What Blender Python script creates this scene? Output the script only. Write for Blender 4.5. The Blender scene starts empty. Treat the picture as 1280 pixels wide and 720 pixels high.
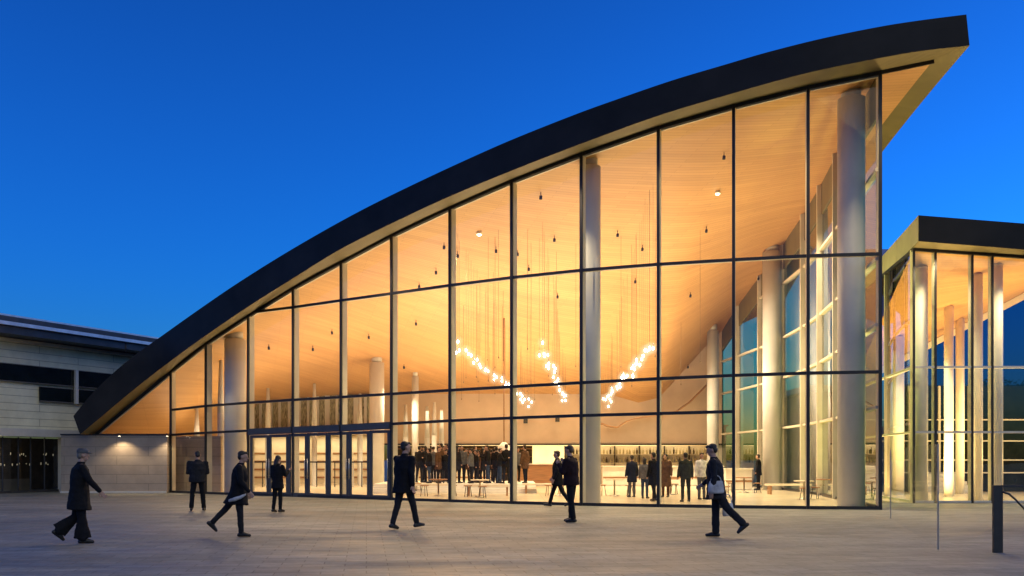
import bpy, bmesh, math, random
import numpy as np
from mathutils import Vector, Matrix, noise
from mathutils.bvhtree import BVHTree
random.seed(7)
S = bpy.context.scene
COL = S.collection
F, CX, HY, CH = 1150.0, 640.0, 575.0, 1.5
R = math.radians
V = Vector

def at(px, py, d):
    return V(((px - CX) * d / F, d, CH + (HY - py) * d / F))

# ------------------------------------------------------------------ materials
def new_mat(name):
    m = bpy.data.materials.new(name); m.use_nodes = True
    nt = m.node_tree
    return m, nt, nt.nodes["Principled BSDF"]

def mat(name, col, rough=0.6, metal=0.0, nscale=6.0, amt=0.15, bump=0.0, spec=0.5, coords='Object', stretch=(1, 1, 1)):
    m, nt, b = new_mat(name)
    tc = nt.nodes.new('ShaderNodeTexCoord'); mp = nt.nodes.new('ShaderNodeMapping')
    mp.inputs['Scale'].default_value = stretch
    nz = nt.nodes.new('ShaderNodeTexNoise'); nz.inputs['Scale'].default_value = nscale; nz.inputs['Detail'].default_value = 5
    nt.links.new(tc.outputs[coords], mp.inputs['Vector']); nt.links.new(mp.outputs[0], nz.inputs['Vector'])
    rm = nt.nodes.new('ShaderNodeValToRGB')
    lo = [max(0, c * (1 - amt)) for c in col]; hi = [min(1, c * (1 + amt)) for c in col]
    rm.color_ramp.elements[0].color = (*lo, 1); rm.color_ramp.elements[1].color = (*hi, 1)
    rm.color_ramp.elements[0].position = 0.3; rm.color_ramp.elements[1].position = 0.7
    nt.links.new(nz.outputs['Fac'], rm.inputs['Fac']); nt.links.new(rm.outputs[0], b.inputs['Base Color'])
    b.inputs['Roughness'].default_value = rough; b.inputs['Metallic'].default_value = metal
    b.inputs['Specular IOR Level'].default_value = spec
    if bump:
        bp = nt.nodes.new('ShaderNodeBump'); bp.inputs['Strength'].default_value = bump; bp.inputs['Distance'].default_value = 0.01
        nt.links.new(nz.outputs['Fac'], bp.inputs['Height']); nt.links.new(bp.outputs[0], b.inputs['Normal'])
    return m

def emis(name, col, strength):
    m = bpy.data.materials.new(name); m.use_nodes = True
    nt = m.node_tree; b = nt.nodes["Principled BSDF"]
    b.inputs['Base Color'].default_value = (*[min(1, c) for c in col], 1)
    b.inputs['Emission Color'].default_value = (*col, 1); b.inputs['Emission Strength'].default_value = strength
    return m

def glass(name, tint, refl=1.0, base=0.05):
    m = bpy.data.materials.new(name); m.use_nodes = True
    nt = m.node_tree; nt.nodes.clear()
    out = nt.nodes.new('ShaderNodeOutputMaterial'); mix = nt.nodes.new('ShaderNodeMixShader')
    tr = nt.nodes.new('ShaderNodeBsdfTransparent'); tr.inputs['Color'].default_value = (*tint, 1)
    gl = nt.nodes.new('ShaderNodeBsdfGlossy'); gl.inputs['Roughness'].default_value = 0.0
    gl.inputs['Color'].default_value = (0.95, 0.97, 1, 1)
    lw = nt.nodes.new('ShaderNodeLayerWeight'); lw.inputs['Blend'].default_value = 0.5
    pw = nt.nodes.new('ShaderNodeMath'); pw.operation = 'POWER'; pw.inputs[1].default_value = 4.0
    ml = nt.nodes.new('ShaderNodeMath'); ml.operation = 'MULTIPLY_ADD'; ml.inputs[1].default_value = 0.9 * refl; ml.inputs[2].default_value = base * refl
    ml.use_clamp = True
    # very gentle waviness, as real float glass has
    tc = nt.nodes.new('ShaderNodeTexCoord'); nz = nt.nodes.new('ShaderNodeTexNoise'); nz.inputs['Scale'].default_value = 0.6
    bp = nt.nodes.new('ShaderNodeBump'); bp.inputs['Strength'].default_value = 0.04; bp.inputs['Distance'].default_value = 0.05
    nt.links.new(tc.outputs['Object'], nz.inputs['Vector']); nt.links.new(nz.outputs['Fac'], bp.inputs['Height'])
    nt.links.new(bp.outputs[0], gl.inputs['Normal'])
    nt.links.new(lw.outputs['Facing'], pw.inputs[0]); nt.links.new(pw.outputs[0], ml.inputs[0])
    nt.links.new(ml.outputs[0], mix.inputs['Fac']); nt.links.new(tr.outputs[0], mix.inputs[1]); nt.links.new(gl.outputs[0], mix.inputs[2])
    nt.links.new(mix.outputs[0], out.inputs['Surface'])
    return m

def wood_mat(name, c0, c1, c2, plank=0.16, length=3.2, rough=0.45):
    """planks along U (metres), courses along V"""
    m, nt, b = new_mat(name); L = nt.links.new; N = nt.nodes.new
    uv = N('ShaderNodeUVMap'); uv.uv_map = 'UVMap'
    br = N('ShaderNodeTexBrick'); br.offset = 0.37; br.offset_frequency = 2
    br.inputs['Scale'].default_value = 1.0; br.inputs['Brick Width'].default_value = length
    br.inputs['Row Height'].default_value = plank; br.inputs['Mortar Size'].default_value = 0.006
    br.inputs['Color1'].default_value = (*c0, 1); br.inputs['Color2'].default_value = (*c1, 1); br.inputs['Mortar'].default_value = (*[c * 0.72 for c in c2], 1)
    br.inputs['Bias'].default_value = -0.1
    L(uv.outputs[0], br.inputs['Vector'])
    mp = N('ShaderNodeMapping'); mp.inputs['Scale'].default_value = (0.35, 6.0, 1)
    L(uv.outputs[0], mp.inputs['Vector'])
    nz = N('ShaderNodeTexNoise'); nz.inputs['Scale'].default_value = 1.0; nz.inputs['Detail'].default_value = 6; nz.inputs['Roughness'].default_value = 0.6
    L(mp.outputs[0], nz.inputs['Vector'])
    mp2 = N('ShaderNodeMapping'); mp2.inputs['Scale'].default_value = (0.12, 0.9, 1)
    L(uv.outputs[0], mp2.inputs['Vector'])
    nz2 = N('ShaderNodeTexNoise'); nz2.inputs['Scale'].default_value = 1.0; nz2.inputs['Detail'].default_value = 3
    L(mp2.outputs[0], nz2.inputs['Vector'])
    ad = N('ShaderNodeMath'); ad.operation = 'ADD'; L(nz.outputs['Fac'], ad.inputs[0]); L(nz2.outputs['Fac'], ad.inputs[1])
    rp = N('ShaderNodeMapRange'); rp.inputs['From Min'].default_value = 0.65; rp.inputs['From Max'].default_value = 1.35
    rp.inputs['To Min'].default_value = 0.86; rp.inputs['To Max'].default_value = 1.10
    L(ad.outputs[0], rp.inputs['Value'])
    mx = N('ShaderNodeMix'); mx.data_type = 'RGBA'; mx.blend_type = 'MULTIPLY'; mx.inputs['Factor'].default_value = 1.0
    L(br.outputs['Color'], mx.inputs['A']); L(rp.outputs[0], mx.inputs['B'])
    L(mx.outputs['Result'], b.inputs['Base Color'])
    b.inputs['Roughness'].default_value = rough; b.inputs['Specular IOR Level'].default_value = 0.3
    return m

def brick_mat(name, c0, c1, mortar, bw, rh, ms, rough=0.7, bump=0.3, axes='XZ', offset=0.5, spec=0.4, noise_scale=1.2, stain=0.25):
    m, nt, b = new_mat(name); L = nt.links.new; N = nt.nodes.new
    tc = N('ShaderNodeTexCoord'); sp = N('ShaderNodeSeparateXYZ'); cb = N('ShaderNodeCombineXYZ')
    L(tc.outputs['Object'], sp.inputs[0]); L(sp.outputs[axes[0]], cb.inputs['X']); L(sp.outputs[axes[1]], cb.inputs['Y'])
    br = N('ShaderNodeTexBrick'); br.offset = offset
    br.inputs['Scale'].default_value = 1; br.inputs['Brick Width'].default_value = bw; br.inputs['Row Height'].default_value = rh
    br.inputs['Mortar Size'].default_value = ms; br.inputs['Mortar Smooth'].default_value = 0.3
    br.inputs['Color1'].default_value = (*c0, 1); br.inputs['Color2'].default_value = (*c1, 1); br.inputs['Mortar'].default_value = (*mortar, 1)
    L(cb.outputs[0], br.inputs['Vector'])
    nz = N('ShaderNodeTexNoise'); nz.inputs['Scale'].default_value = noise_scale; nz.inputs['Detail'].default_value = 7; nz.inputs['Roughness'].default_value = 0.65
    L(cb.outputs[0], nz.inputs['Vector'])
    rp = N('ShaderNodeMapRange'); rp.inputs['From Min'].default_value = 0.3; rp.inputs['From Max'].default_value = 0.7
    rp.inputs['To Min'].default_value = 1 - stain; rp.inputs['To Max'].default_value = 1 + stain
    L(nz.outputs['Fac'], rp.inputs['Value'])
    mx = N('ShaderNodeMix'); mx.data_type = 'RGBA'; mx.blend_type = 'MULTIPLY'; mx.inputs['Factor'].default_value = 1.0
    L(br.outputs['Color'], mx.inputs['A']); L(rp.outputs[0], mx.inputs['B']); L(mx.outputs['Result'], b.inputs['Base Color'])
    b.inputs['Roughness'].default_value = rough; b.inputs['Specular IOR Level'].default_value = spec
    if bump:
        bp = N('ShaderNodeBump'); bp.inputs['Strength'].default_value = bump; bp.inputs['Distance'].default_value = 0.01; bp.invert = True
        L(br.outputs['Fac'], bp.inputs['Height']); L(bp.outputs[0], b.inputs['Normal'])
    return m

M = {}
M['black'] = mat('black_aluminium', (0.012, 0.012, 0.013), 0.45, 0.0, 3, 0.3)
M['fascia'] = mat('dark_roof_metal', (0.021, 0.0205, 0.0205), 0.55, 0.0, 0.7, 0.3, spec=0.15)
M['fin'] = mat('cream_mullion_fin', (0.62, 0.56, 0.44), 0.5, 0, 2, 0.06)
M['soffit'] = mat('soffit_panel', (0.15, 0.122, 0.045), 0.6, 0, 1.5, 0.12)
M['wood'] = wood_mat('timber_ceiling', (0.60, 0.345, 0.14), (0.55, 0.308, 0.12), (0.50, 0.275, 0.10))
M['wood_b'] = wood_mat('timber_ceiling_pavilion', (0.60, 0.34, 0.12), (0.53, 0.29, 0.095), (0.5, 0.28, 0.1))
M['desk'] = mat('desk_timber', (0.34, 0.17, 0.07), 0.4, 0, 4, 0.3, stretch=(0.3, 0.3, 6))
M['column'] = mat('white_column_paint', (0.60, 0.60, 0.595), 0.5, 0, 1.2, 0.06)
M['plaster'] = mat('beige_plaster', (0.56, 0.42, 0.31), 0.8, 0, 1.0, 0.08)
M['cream'] = mat('cream_panel', (0.78, 0.68, 0.5), 0.6, 0, 1.5, 0.08)
M['white'] = mat('white_panel', (0.8, 0.76, 0.66), 0.5, 0, 2, 0.05)
M['floor'] = brick_mat('lobby_terrazzo', (0.68, 0.60, 0.44), (0.63, 0.55, 0.40), (0.42, 0.35, 0.25), 1.2, 1.2, 0.006, 0.22, 0.0, 'XY', 0.0, 0.5, 2.0, 0.06)
M['glass'] = glass('clear_glazing', (0.94, 0.96, 0.93), 0.6, 0.05)
M['glass_side'] = glass('side_glazing', (0.52, 0.70, 0.36), 1.2, 0.08)
M['glass_pav'] = glass('pavilion_glazing', (0.86, 0.89, 0.86), 1.2)
M['glass_thin'] = glass('screen_glass', (0.988, 0.992, 0.988), 0.12, 0.02)
M['darkglass'] = mat('dark_window_glass', (0.008, 0.012, 0.012), 0.08, 0, 2, 0.4)
M['greyglass'] = mat('green_grey_glazing', (0.34, 0.33, 0.24), 0.15, 0, 5, 0.75, stretch=(6, 6, 0.7))
M['door'] = mat('door_frame_paint', (0.055, 0.06, 0.068), 0.4, 0, 3, 0.15)
M['steel'] = mat('brushed_steel', (0.5, 0.48, 0.44), 0.3, 1.0, 30, 0.1)
M['stone'] = brick_mat('stone_wall', (0.34, 0.285, 0.23), (0.30, 0.25, 0.205), (0.19, 0.16, 0.13), 2.4, 0.42, 0.012, 0.75, 0.4, 'XZ', 0.4, 0.4, 1.5, 0.14)
M['siding'] = brick_mat('board_siding', (0.74, 0.69, 0.49), (0.69, 0.645, 0.455), (0.32, 0.29, 0.2), 4.2, 0.34, 0.014, 0.7, 0.5, 'XZ', 0.5, 0.4, 1.0, 0.16)
M['gutter'] = mat('zinc_gutter', (0.62, 0.66, 0.70), 0.35, 0.4, 3, 0.15)
M['roofgrey'] = mat('dark_grey_roofing', (0.05, 0.052, 0.06), 0.5, 0.2, 2, 0.25)
M['darkin'] = mat('dark_interior', (0.06, 0.046, 0.03), 0.8, 0, 3, 0.4)
M['pale'] = mat('pale_frame', (0.55, 0.53, 0.48), 0.5, 0, 2, 0.08)
M['pav_side'] = mat('pavilion_side_fascia', (0.48, 0.41, 0.34), 0.5, 0, 1.5, 0.1)
M['rail'] = mat('railing_steel', (0.02, 0.021, 0.023), 0.5, 0, 6, 0.25)
M['greydim'] = mat('grey_brown_cladding', (0.14, 0.12, 0.10), 0.7, 0, 1, 0.2)
M['leaf'] = mat('foliage', (0.045, 0.075, 0.025), 0.7, 0, 1.5, 0.5)
M['bark'] = mat('bark', (0.07, 0.05, 0.035), 0.9, 0, 6, 0.3)
M['cable'] = mat('cable_sleeve', (0.16, 0.11, 0.06), 0.6)
M['bulb'] = emis('pendant_bulb_glow', (1.0, 0.82, 0.55), 60)
def halo_mat():  # soft bloom painted as a see-through emissive ball around each bulb, no glass
    m = bpy.data.materials.new('bulb_halo'); m.use_nodes = True; nt = m.node_tree; nt.nodes.clear()
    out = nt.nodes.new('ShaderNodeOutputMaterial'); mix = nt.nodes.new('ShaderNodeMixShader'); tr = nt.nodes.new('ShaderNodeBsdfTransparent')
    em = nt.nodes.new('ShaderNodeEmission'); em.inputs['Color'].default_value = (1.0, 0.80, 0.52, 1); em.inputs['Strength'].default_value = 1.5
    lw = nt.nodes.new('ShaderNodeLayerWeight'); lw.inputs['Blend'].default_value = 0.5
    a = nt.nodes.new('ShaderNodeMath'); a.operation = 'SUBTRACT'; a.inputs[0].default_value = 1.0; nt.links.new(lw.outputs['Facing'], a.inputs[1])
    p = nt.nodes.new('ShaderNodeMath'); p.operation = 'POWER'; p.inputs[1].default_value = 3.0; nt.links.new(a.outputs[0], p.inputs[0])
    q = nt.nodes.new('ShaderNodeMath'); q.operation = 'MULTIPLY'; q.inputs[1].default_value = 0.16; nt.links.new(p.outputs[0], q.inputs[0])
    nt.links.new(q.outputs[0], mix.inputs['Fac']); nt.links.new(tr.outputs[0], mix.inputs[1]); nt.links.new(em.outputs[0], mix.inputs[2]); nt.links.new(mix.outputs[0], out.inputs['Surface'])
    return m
M['halo'] = halo_mat()
M['lens'] = emis('downlight_lens', (1.0, 0.82, 0.55), 14)
M['winlight'] = emis('window_lamp_glow', (1.0, 0.86, 0.6), 0.22)
M['shade'] = mat('white_lamp_shade', (0.8, 0.74, 0.62), 0.6, 0, 2, 0.03)
M['skin'] = mat('skin', (0.42, 0.24, 0.16), 0.5, 0, 12, 0.1)
M['skin_dark'] = mat('deep_skin', (0.14, 0.075, 0.048), 0.5, 0, 12, 0.1)
M['hair'] = mat('dark_hair', (0.012, 0.009, 0.007), 0.55, 0, 40, 0.5, 0.4)
M['hair_grey'] = mat('grey_hair', (0.16, 0.14, 0.11), 0.6, 0, 40, 0.4, 0.4)
M['hair_brown'] = mat('brown_hair', (0.045, 0.024, 0.012), 0.55, 0, 40, 0.5, 0.4)
def cloth(name, c): return mat(name, c, 0.85, 0, 9, 0.3, 0.25, spec=0.2)
M['c_black'] = cloth('black_cloth', (0.008, 0.008, 0.010))
M['c_char'] = cloth('charcoal_cloth', (0.018, 0.018, 0.021))
M['c_navy'] = cloth('navy_cloth', (0.010, 0.012, 0.022))
M['c_brown'] = cloth('brown_cloth', (0.09, 0.045, 0.022))
M['c_plum'] = cloth('plum_cloth', (0.016, 0.007, 0.009))
M['c_grey'] = cloth('grey_cloth', (0.10, 0.10, 0.105))
M['c_pale'] = cloth('pale_grey_cloth', (0.42, 0.42, 0.43))
M['c_white'] = cloth('white_cloth', (0.7, 0.66, 0.6))
M['c_olive'] = cloth('olive_cloth', (0.03, 0.034, 0.026))
M['c_red'] = cloth('dark_red_cloth', (0.16, 0.02, 0.02))
M['c_blue'] = cloth('blue_jean_cloth', (0.035, 0.055, 0.10))
M['shoe'] = mat('shoe_leather', (0.010, 0.009, 0.009), 0.35, 0, 10, 0.3)
M['bottle'] = mat('bottle_glass', (0.10, 0.07, 0.03), 0.1, 0, 3, 0.5)
M['bottle_pale'] = mat('pale_bottle_glass', (0.6, 0.5, 0.28), 0.1, 0, 3, 0.3)

# ------------------------------------------------------------------ mesh helpers
class MB:
    def __init__(self):
        self.bm = bmesh.new(); self.uvl = None
    def v(self, p): return self.bm.verts.new(p)
    def quad(self, *pts, uv=None):
        f = self.bm.faces.new([self.v(p) for p in pts])
        if uv:
            if not self.uvl: self.uvl = self.bm.loops.layers.uv.new('UVMap')
            for l, c in zip(f.loops, uv): l[self.uvl].uv = c
        return self
    def hexa(self, p):      # p: bottom 4 then top 4, same winding
        b = [self.v(x) for x in p]
        for idx in ((3, 2, 1, 0), (4, 5, 6, 7), (0, 1, 5, 4), (1, 2, 6, 5), (2, 3, 7, 6), (3, 0, 4, 7)):
            self.bm.faces.new([b[i] for i in idx])
        return self
    def box(self, c, s, rz=0.0):
        c = V(c); hx, hy, hz = s[0] / 2, s[1] / 2, s[2] / 2
        rot = Matrix.Rotation(rz, 3, 'Z')
        q = [c + rot @ V((x, y, z)) for z in (-hz, hz) for x, y in ((-hx, -hy), (hx, -hy), (hx, hy), (-hx, hy))]
        return self.hexa(q)
    def bar(self, p0, p1, side, nrm, a0, a1, b0, b1):
        """bar p0->p1 with rectangular section a along side, b along nrm"""
        p0, p1, side, nrm = V(p0), V(p1), V(side), V(nrm)
        q = [p + side * a + nrm * b for p in (p0, p1) for a, b in ((a0, b0), (a1, b0), (a1, b1), (a0, b1))]
        return self.hexa(q)
    def cyl(self, p0, p1, r0, r1=None, seg=20, caps=True):
        p0, p1 = V(p0), V(p1); r1 = r0 if r1 is None else r1
        z = (p1 - p0).normalized(); x = z.orthogonal().normalized(); y = z.cross(x)
        ra = [self.v(p0 + (x * math.cos(a) + y * math.sin(a)) * r0) for a in [2 * math.pi * i / seg for i in range(seg)]]
        rb = [self.v(p1 + (x * math.cos(a) + y * math.sin(a)) * r1) for a in [2 * math.pi * i / seg for i in range(seg)]]
        for i in range(seg):
            f = self.bm.faces.new((ra[i], ra[(i + 1) % seg], rb[(i + 1) % seg], rb[i])); f.smooth = True
        if caps:
            self.bm.faces.new(ra[::-1]); self.bm.faces.new(rb)
        return self
    def lathe(self, c, prof, seg=16):
        c = V(c); rings = []
        for r, z in prof:
            rings.append([self.v(c + V((r * math.cos(2 * math.pi * i / seg), r * math.sin(2 * math.pi * i / seg), z))) for i in range(seg)])
        for a, b in zip(rings, rings[1:]):
            for i in range(seg):
                f = self.bm.faces.new((a[i], a[(i + 1) % seg], b[(i + 1) % seg], b[i])); f.smooth = True
        self.bm.faces.new(rings[0][::-1]); self.bm.faces.new(rings[-1])
        return self
    def ell(self, c, rad, rot=None, u=14, vseg=10):
        c = V(c); rot = rot or Matrix.Identity(3)
        mtx = Matrix.Translation(c) @ rot.to_4x4() @ Matrix.Diagonal((*rad, 1))
        r = bmesh.ops.create_uvsphere(self.bm, u_segments=u, v_segments=vseg, radius=1.0, matrix=mtx)
        for vv in r['verts']:
            for f in vv.link_faces: f.smooth = True
        return self
    def cap(self, p0, r0, p1, r1, seg=12):
        """rounded cone"""
        p0, p1 = V(p0), V(p1)
        d = p1 - p0
        if d.length < 1e-5: return self.ell(p0, (r0, r0, r0))
        z = d.normalized(); x = z.orthogonal().normalized(); y = z.cross(x)
        prof = [(r0 * math.sin(a), p0 - z * r0 * math.cos(a)) for a in (0.35, 0.8, 1.2, math.pi / 2)]
        prof += [(r1 * math.cos(a), p1 + z * r1 * math.sin(a)) for a in (0, 0.4, 0.8, 1.25)]
        rings = [[self.v(c + (x * math.cos(2 * math.pi * i / seg) + y * math.sin(2 * math.pi * i / seg)) * r) for i in range(seg)] for r, c in prof]
        for a, b in zip(rings, rings[1:]):
            for i in range(seg):
                f = self.bm.faces.new((a[i], a[(i + 1) % seg], b[(i + 1) % seg], b[i])); f.smooth = True
        self.bm.faces.new(rings[0][::-1]); self.bm.faces.new(rings[-1])
        return self
    def loft(self, rings):
        """closed tube through elliptical rings: (centre, xvec, yvec)"""
        seg = 20; rr = []
        for c, x, y in rings:
            rr.append([self.v(V(c) + V(x) * math.cos(2 * math.pi * i / seg) + V(y) * math.sin(2 * math.pi * i / seg)) for i in range(seg)])
        for a, b in zip(rr, rr[1:]):
            for i in range(seg):
                f = self.bm.faces.new((a[i], a[(i + 1) % seg], b[(i + 1) % seg], b[i])); f.smooth = True
        self.bm.faces.new(rr[0][::-1]); self.bm.faces.new(rr[-1])
        return self
    def mesh(self, name, material, fix=True):
        if fix: bmesh.ops.recalc_face_normals(self.bm, faces=self.bm.faces)
        me = bpy.data.meshes.new(name); self.bm.to_mesh(me); self.bm.free()
        if material: me.materials.append(material)
        return me
    def build(self, name, material, parent=None, fix=True, loc=None):
        o = bpy.data.objects.new(name, self.mesh(name, material, fix)); COL.objects.link(o)
        if parent: o.parent = parent
        if loc is not None: o.location = loc
        return o

def tag(o, label=None, cat=None, group=None, kind=None):
    if label: o['label'] = label
    if cat: o['category'] = cat
    if group: o['group'] = group
    if kind: o['kind'] = kind
    return o
def thing(name, label, cat, loc=(0, 0, 0), rz=0, group=None):
    o = bpy.data.objects.new(name, None); COL.objects.link(o)
    o.location = loc; o.rotation_euler = (0, 0, rz); o.empty_display_size = 0.2
    return tag(o, label, cat, group)
def kids(o): return [c for c in COL.objects if c.parent == o]
def copy_tree(o, parent=None, ks=None):
    c = o.copy(); COL.objects.link(c); c.parent = parent
    for k in kids(o): copy_tree(k, c)
    return c

# ------------------------------------------------------------------ camera / world / sun
cam = bpy.data.cameras.new('camera'); co = bpy.data.objects.new('camera', cam); COL.objects.link(co)
co.location = (0, 0, CH); co.rotation_euler = (R(90), 0, 0)
cam.sensor_width = 36; cam.lens = F / 1280 * 36; cam.shift_y = (HY - 360) / 1280; cam.clip_end = 5000
S.camera = co
S.view_settings.view_transform = 'Standard'; S.view_settings.look = 'None'; S.view_settings.exposure = 0
S.cycles.use_denoising = True
S.cycles.max_bounces = 10; S.cycles.transparent_max_bounces = 24; S.cycles.diffuse_bounces = 4; S.cycles.glossy_bounces = 4
S.cycles.sample_clamp_indirect = 6.0; S.cycles.caustics_reflective = False

SUN_EL, SUN_ROT = 0.3, 68.0
w = bpy.data.worlds.new("World"); S.world = w; w.use_nodes = True
nt = w.node_tree; bg = nt.nodes['Background']
sky = nt.nodes.new('ShaderNodeTexSky'); sky.sky_type = 'NISHITA'; sky.sun_disc = False
sky.sun_elevation = R(SUN_EL); sky.sun_rotation = R(SUN_ROT); sky.ozone_density = 6.0; sky.air_density = 1.0; sky.dust_density = 0.3
hs = nt.nodes.new('ShaderNodeMix'); hs.data_type = 'RGBA'; hs.blend_type = 'MULTIPLY'; hs.inputs['Factor'].default_value = 1
hs.inputs['B'].default_value = (0.50, 0.97, 1.06, 1)
nt.links.new(sky.outputs[0], hs.inputs['A'])
tcw = nt.nodes.new('ShaderNodeTexCoord'); spw = nt.nodes.new('ShaderNodeSeparateXYZ'); mrw = nt.nodes.new('ShaderNodeMapRange')
nt.links.new(tcw.outputs['Generated'], spw.inputs[0]); nt.links.new(spw.outputs['Z'], mrw.inputs['Value'])
mrw.inputs['From Min'].default_value = 0.05; mrw.inputs['From Max'].default_value = 0.45; mrw.inputs['To Min'].default_value = 1.30; mrw.inputs['To Max'].default_value = 0.86
h2 = nt.nodes.new('ShaderNodeMix'); h2.data_type = 'RGBA'; h2.blend_type = 'MULTIPLY'; h2.inputs['Factor'].default_value = 1
nt.links.new(hs.outputs['Result'], h2.inputs['A']); nt.links.new(mrw.outputs[0], h2.inputs['B']); nt.links.new(h2.outputs['Result'], bg.inputs['Color'])
bg.inputs['Strength'].default_value = 1.22
sl = bpy.data.lights.new('fill_sun', 'SUN'); sl.energy = 0.72; sl.angle = R(55); sl.color = (1.0, 0.90, 0.42)
so = bpy.data.objects.new('fill_sun', sl); COL.objects.link(so); so.rotation_euler = (R(52), R(0), R(28))  # added warm fill from behind the camera, apart from the sky's low sun

def area(name, loc, size, energy, color=(1, 0.78, 0.48), up=True, rot=None, spread=None):
    l = bpy.data.lights.new(name, 'AREA'); l.shape = 'RECTANGLE'; l.size, l.size_y = size; l.energy = energy; l.color = color
    if spread: l.spread = R(spread)
    o = bpy.data.objects.new(name, l); COL.objects.link(o); o.location = loc
    o.rotation_euler = rot if rot else ((R(180), 0, 0) if up else (0, 0, 0))
    return o
def spot(name, loc, energy, cone=70, color=(1, 0.8, 0.52), rot=(0, 0, 0), rad=0.06, blend=0.6):
    l = bpy.data.lights.new(name, 'SPOT'); l.energy = energy; l.spot_size = R(cone); l.spot_blend = blend; l.color = color; l.shadow_soft_size = rad
    o = bpy.data.objects.new(name, l); COL.objects.link(o); o.location = loc; o.rotation_euler = rot
    return o

# ------------------------------------------------------------------ ground
def plaza_mat():
    m, nt, b = new_mat('plaza_paving'); L = nt.links.new; N = nt.nodes.new
    tc = N('ShaderNodeTexCoord'); mp = N('ShaderNodeMapping'); mp.inputs['Rotation'].default_value = (0, 0, R(-9))
    L(tc.outputs['Object'], mp.inputs['Vector'])
    br = N('ShaderNodeTexBrick'); br.offset = 0.5; br.inputs['Scale'].default_value = 1
    br.inputs['Brick Width'].default_value = 0.6; br.inputs['Row Height'].default_value = 0.3; br.inputs['Mortar Size'].default_value = 0.008; br.inputs['Mortar Smooth'].default_value = 0.2
    br.inputs['Color1'].default_value = (0.212, 0.222, 0.198, 1); br.inputs['Color2'].default_value = (0.162, 0.170, 0.152, 1); br.inputs['Mortar'].default_value = (0.085, 0.085, 0.078, 1)
    L(mp.outputs[0], br.inputs['Vector'])
    def noise_range(scale, lo, hi, stretch, detail=6):
        q = N('ShaderNodeMapping'); q.inputs['Scale'].default_value = stretch; L(tc.outputs['Object'], q.inputs['Vector'])
        n_ = N('ShaderNodeTexNoise'); n_.inputs['Scale'].default_value = scale; n_.inputs['Detail'].default_value = detail; n_.inputs['Roughness'].default_value = 0.65
        L(q.outputs[0], n_.inputs['Vector'])
        r_ = N('ShaderNodeMapRange'); r_.inputs['From Min'].default_value = 0.32; r_.inputs['From Max'].default_value = 0.68
        r_.inputs['To Min'].default_value = lo; r_.inputs['To Max'].default_value = hi; L(n_.outputs['Fac'], r_.inputs['Value']); return r_
    cur = br.outputs['Color']
    for r_ in (noise_range(0.22, 0.72, 1.2, (0.5, 1.5, 1)), noise_range(2.6, 0.78, 1.18, (0.7, 1.3, 1)), noise_range(14, 0.88, 1.12, (1, 1, 1), 3)):
        mx = N('ShaderNodeMix'); mx.data_type = 'RGBA'; mx.blend_type = 'MULTIPLY'; mx.inputs['Factor'].default_value = 1
        L(cur, mx.inputs['A']); L(r_.outputs[0], mx.inputs['B']); cur = mx.outputs['Result']
    L(cur, b.inputs['Base Color'])
    rr = noise_range(0.5, 0.42, 0.72, (0.6, 1.4, 1)); L(rr.outputs[0], b.inputs['Roughness'])
    bp = N('ShaderNodeBump'); bp.inputs['Strength'].default_value = 0.35; bp.inputs['Distance'].default_value = 0.008; bp.invert = True
    L(br.outputs['Fac'], bp.inputs['Height']); L(bp.outputs[0], b.inputs['Normal']); b.inputs['Specular IOR Level'].default_value = 0.35
    return m
M['plaza'] = plaza_mat()
g = MB(); g.quad((-1500, -300, 0), (1500, -300, 0), (1500, 3000, 0), (-1500, 3000, 0))
tag(g.build('plaza_ground', M['plaza']), kind='structure')

# ------------------------------------------------------------------ the glass hall
D = {118: 42.3, 214: 42.2, 258: 40.6, 311: 38.9, 367: 37.5, 427: 35.9, 490: 34.4, 563: 32.8, 640: 31.4, 727: 30.2, 823: 29.28, 917: 28.63, 1010: 28.07, 1100: 27.8}
HEADY = {118: 543, 214: 463, 258: 428, 311: 393, 367: 358.5, 427: 326, 490: 292.5, 563: 258, 640: 224.5, 727: 191, 823: 158, 917: 131, 1010: 107.5, 1100: 89}
T2Y = {214: 512.5, 258: 507.5, 311: 503.5, 367: 500, 427: 496.5, 490: 492.5, 563: 488, 640: 483.5, 727: 478.5, 823: 473.5, 917: 469.5, 1010: 466.5, 1100: 465}
T3Y = {214: 543.7, 258: 541, 311: 538.5, 367: 536, 427: 533.5, 490: 530, 563: 526, 640: 522.5, 727: 519.5, 823: 517, 917: 514.5}
PX = sorted(D)
P = [V(((p - CX) * D[p] / F, D[p], 0)) for p in PX]
ZH = [at(p, HEADY[p], D[p]).z for p in PX]
Z1 = 7.72
Z2 = {p: at(p, T2Y[p], D[p]).z for p in T2Y}
Z3 = {p: at(p, T3Y[p], D[p]).z for p in T3Y}
n = len(P)
TAN = []
for i in range(n):
    a = P[max(i - 1, 0)]; b = P[min(i + 1, n - 1)]
    TAN.append((b - a).normalized())
TAN[1] = (P[2] - P[1] + (P[1] - P[0])).normalized()
NRM = [V((-t.y, t.x, 0)) for t in TAN]        # pointing inwards (+Y)
UP = V((0, 0, 1))

hall = thing('glass_hall', 'glass fronted hall with sweeping black curved roof and glowing timber ceiling', 'building', (0, 30, 0))
hall_inv = V((0, 30, 0))
def hp(mb, name, m, parent=hall, fix=True, label=None):
    o = mb.build(name, m, parent, fix)
    if parent is hall: o.location = -hall_inv
    if label: o['label'] = label
    return o

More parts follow.
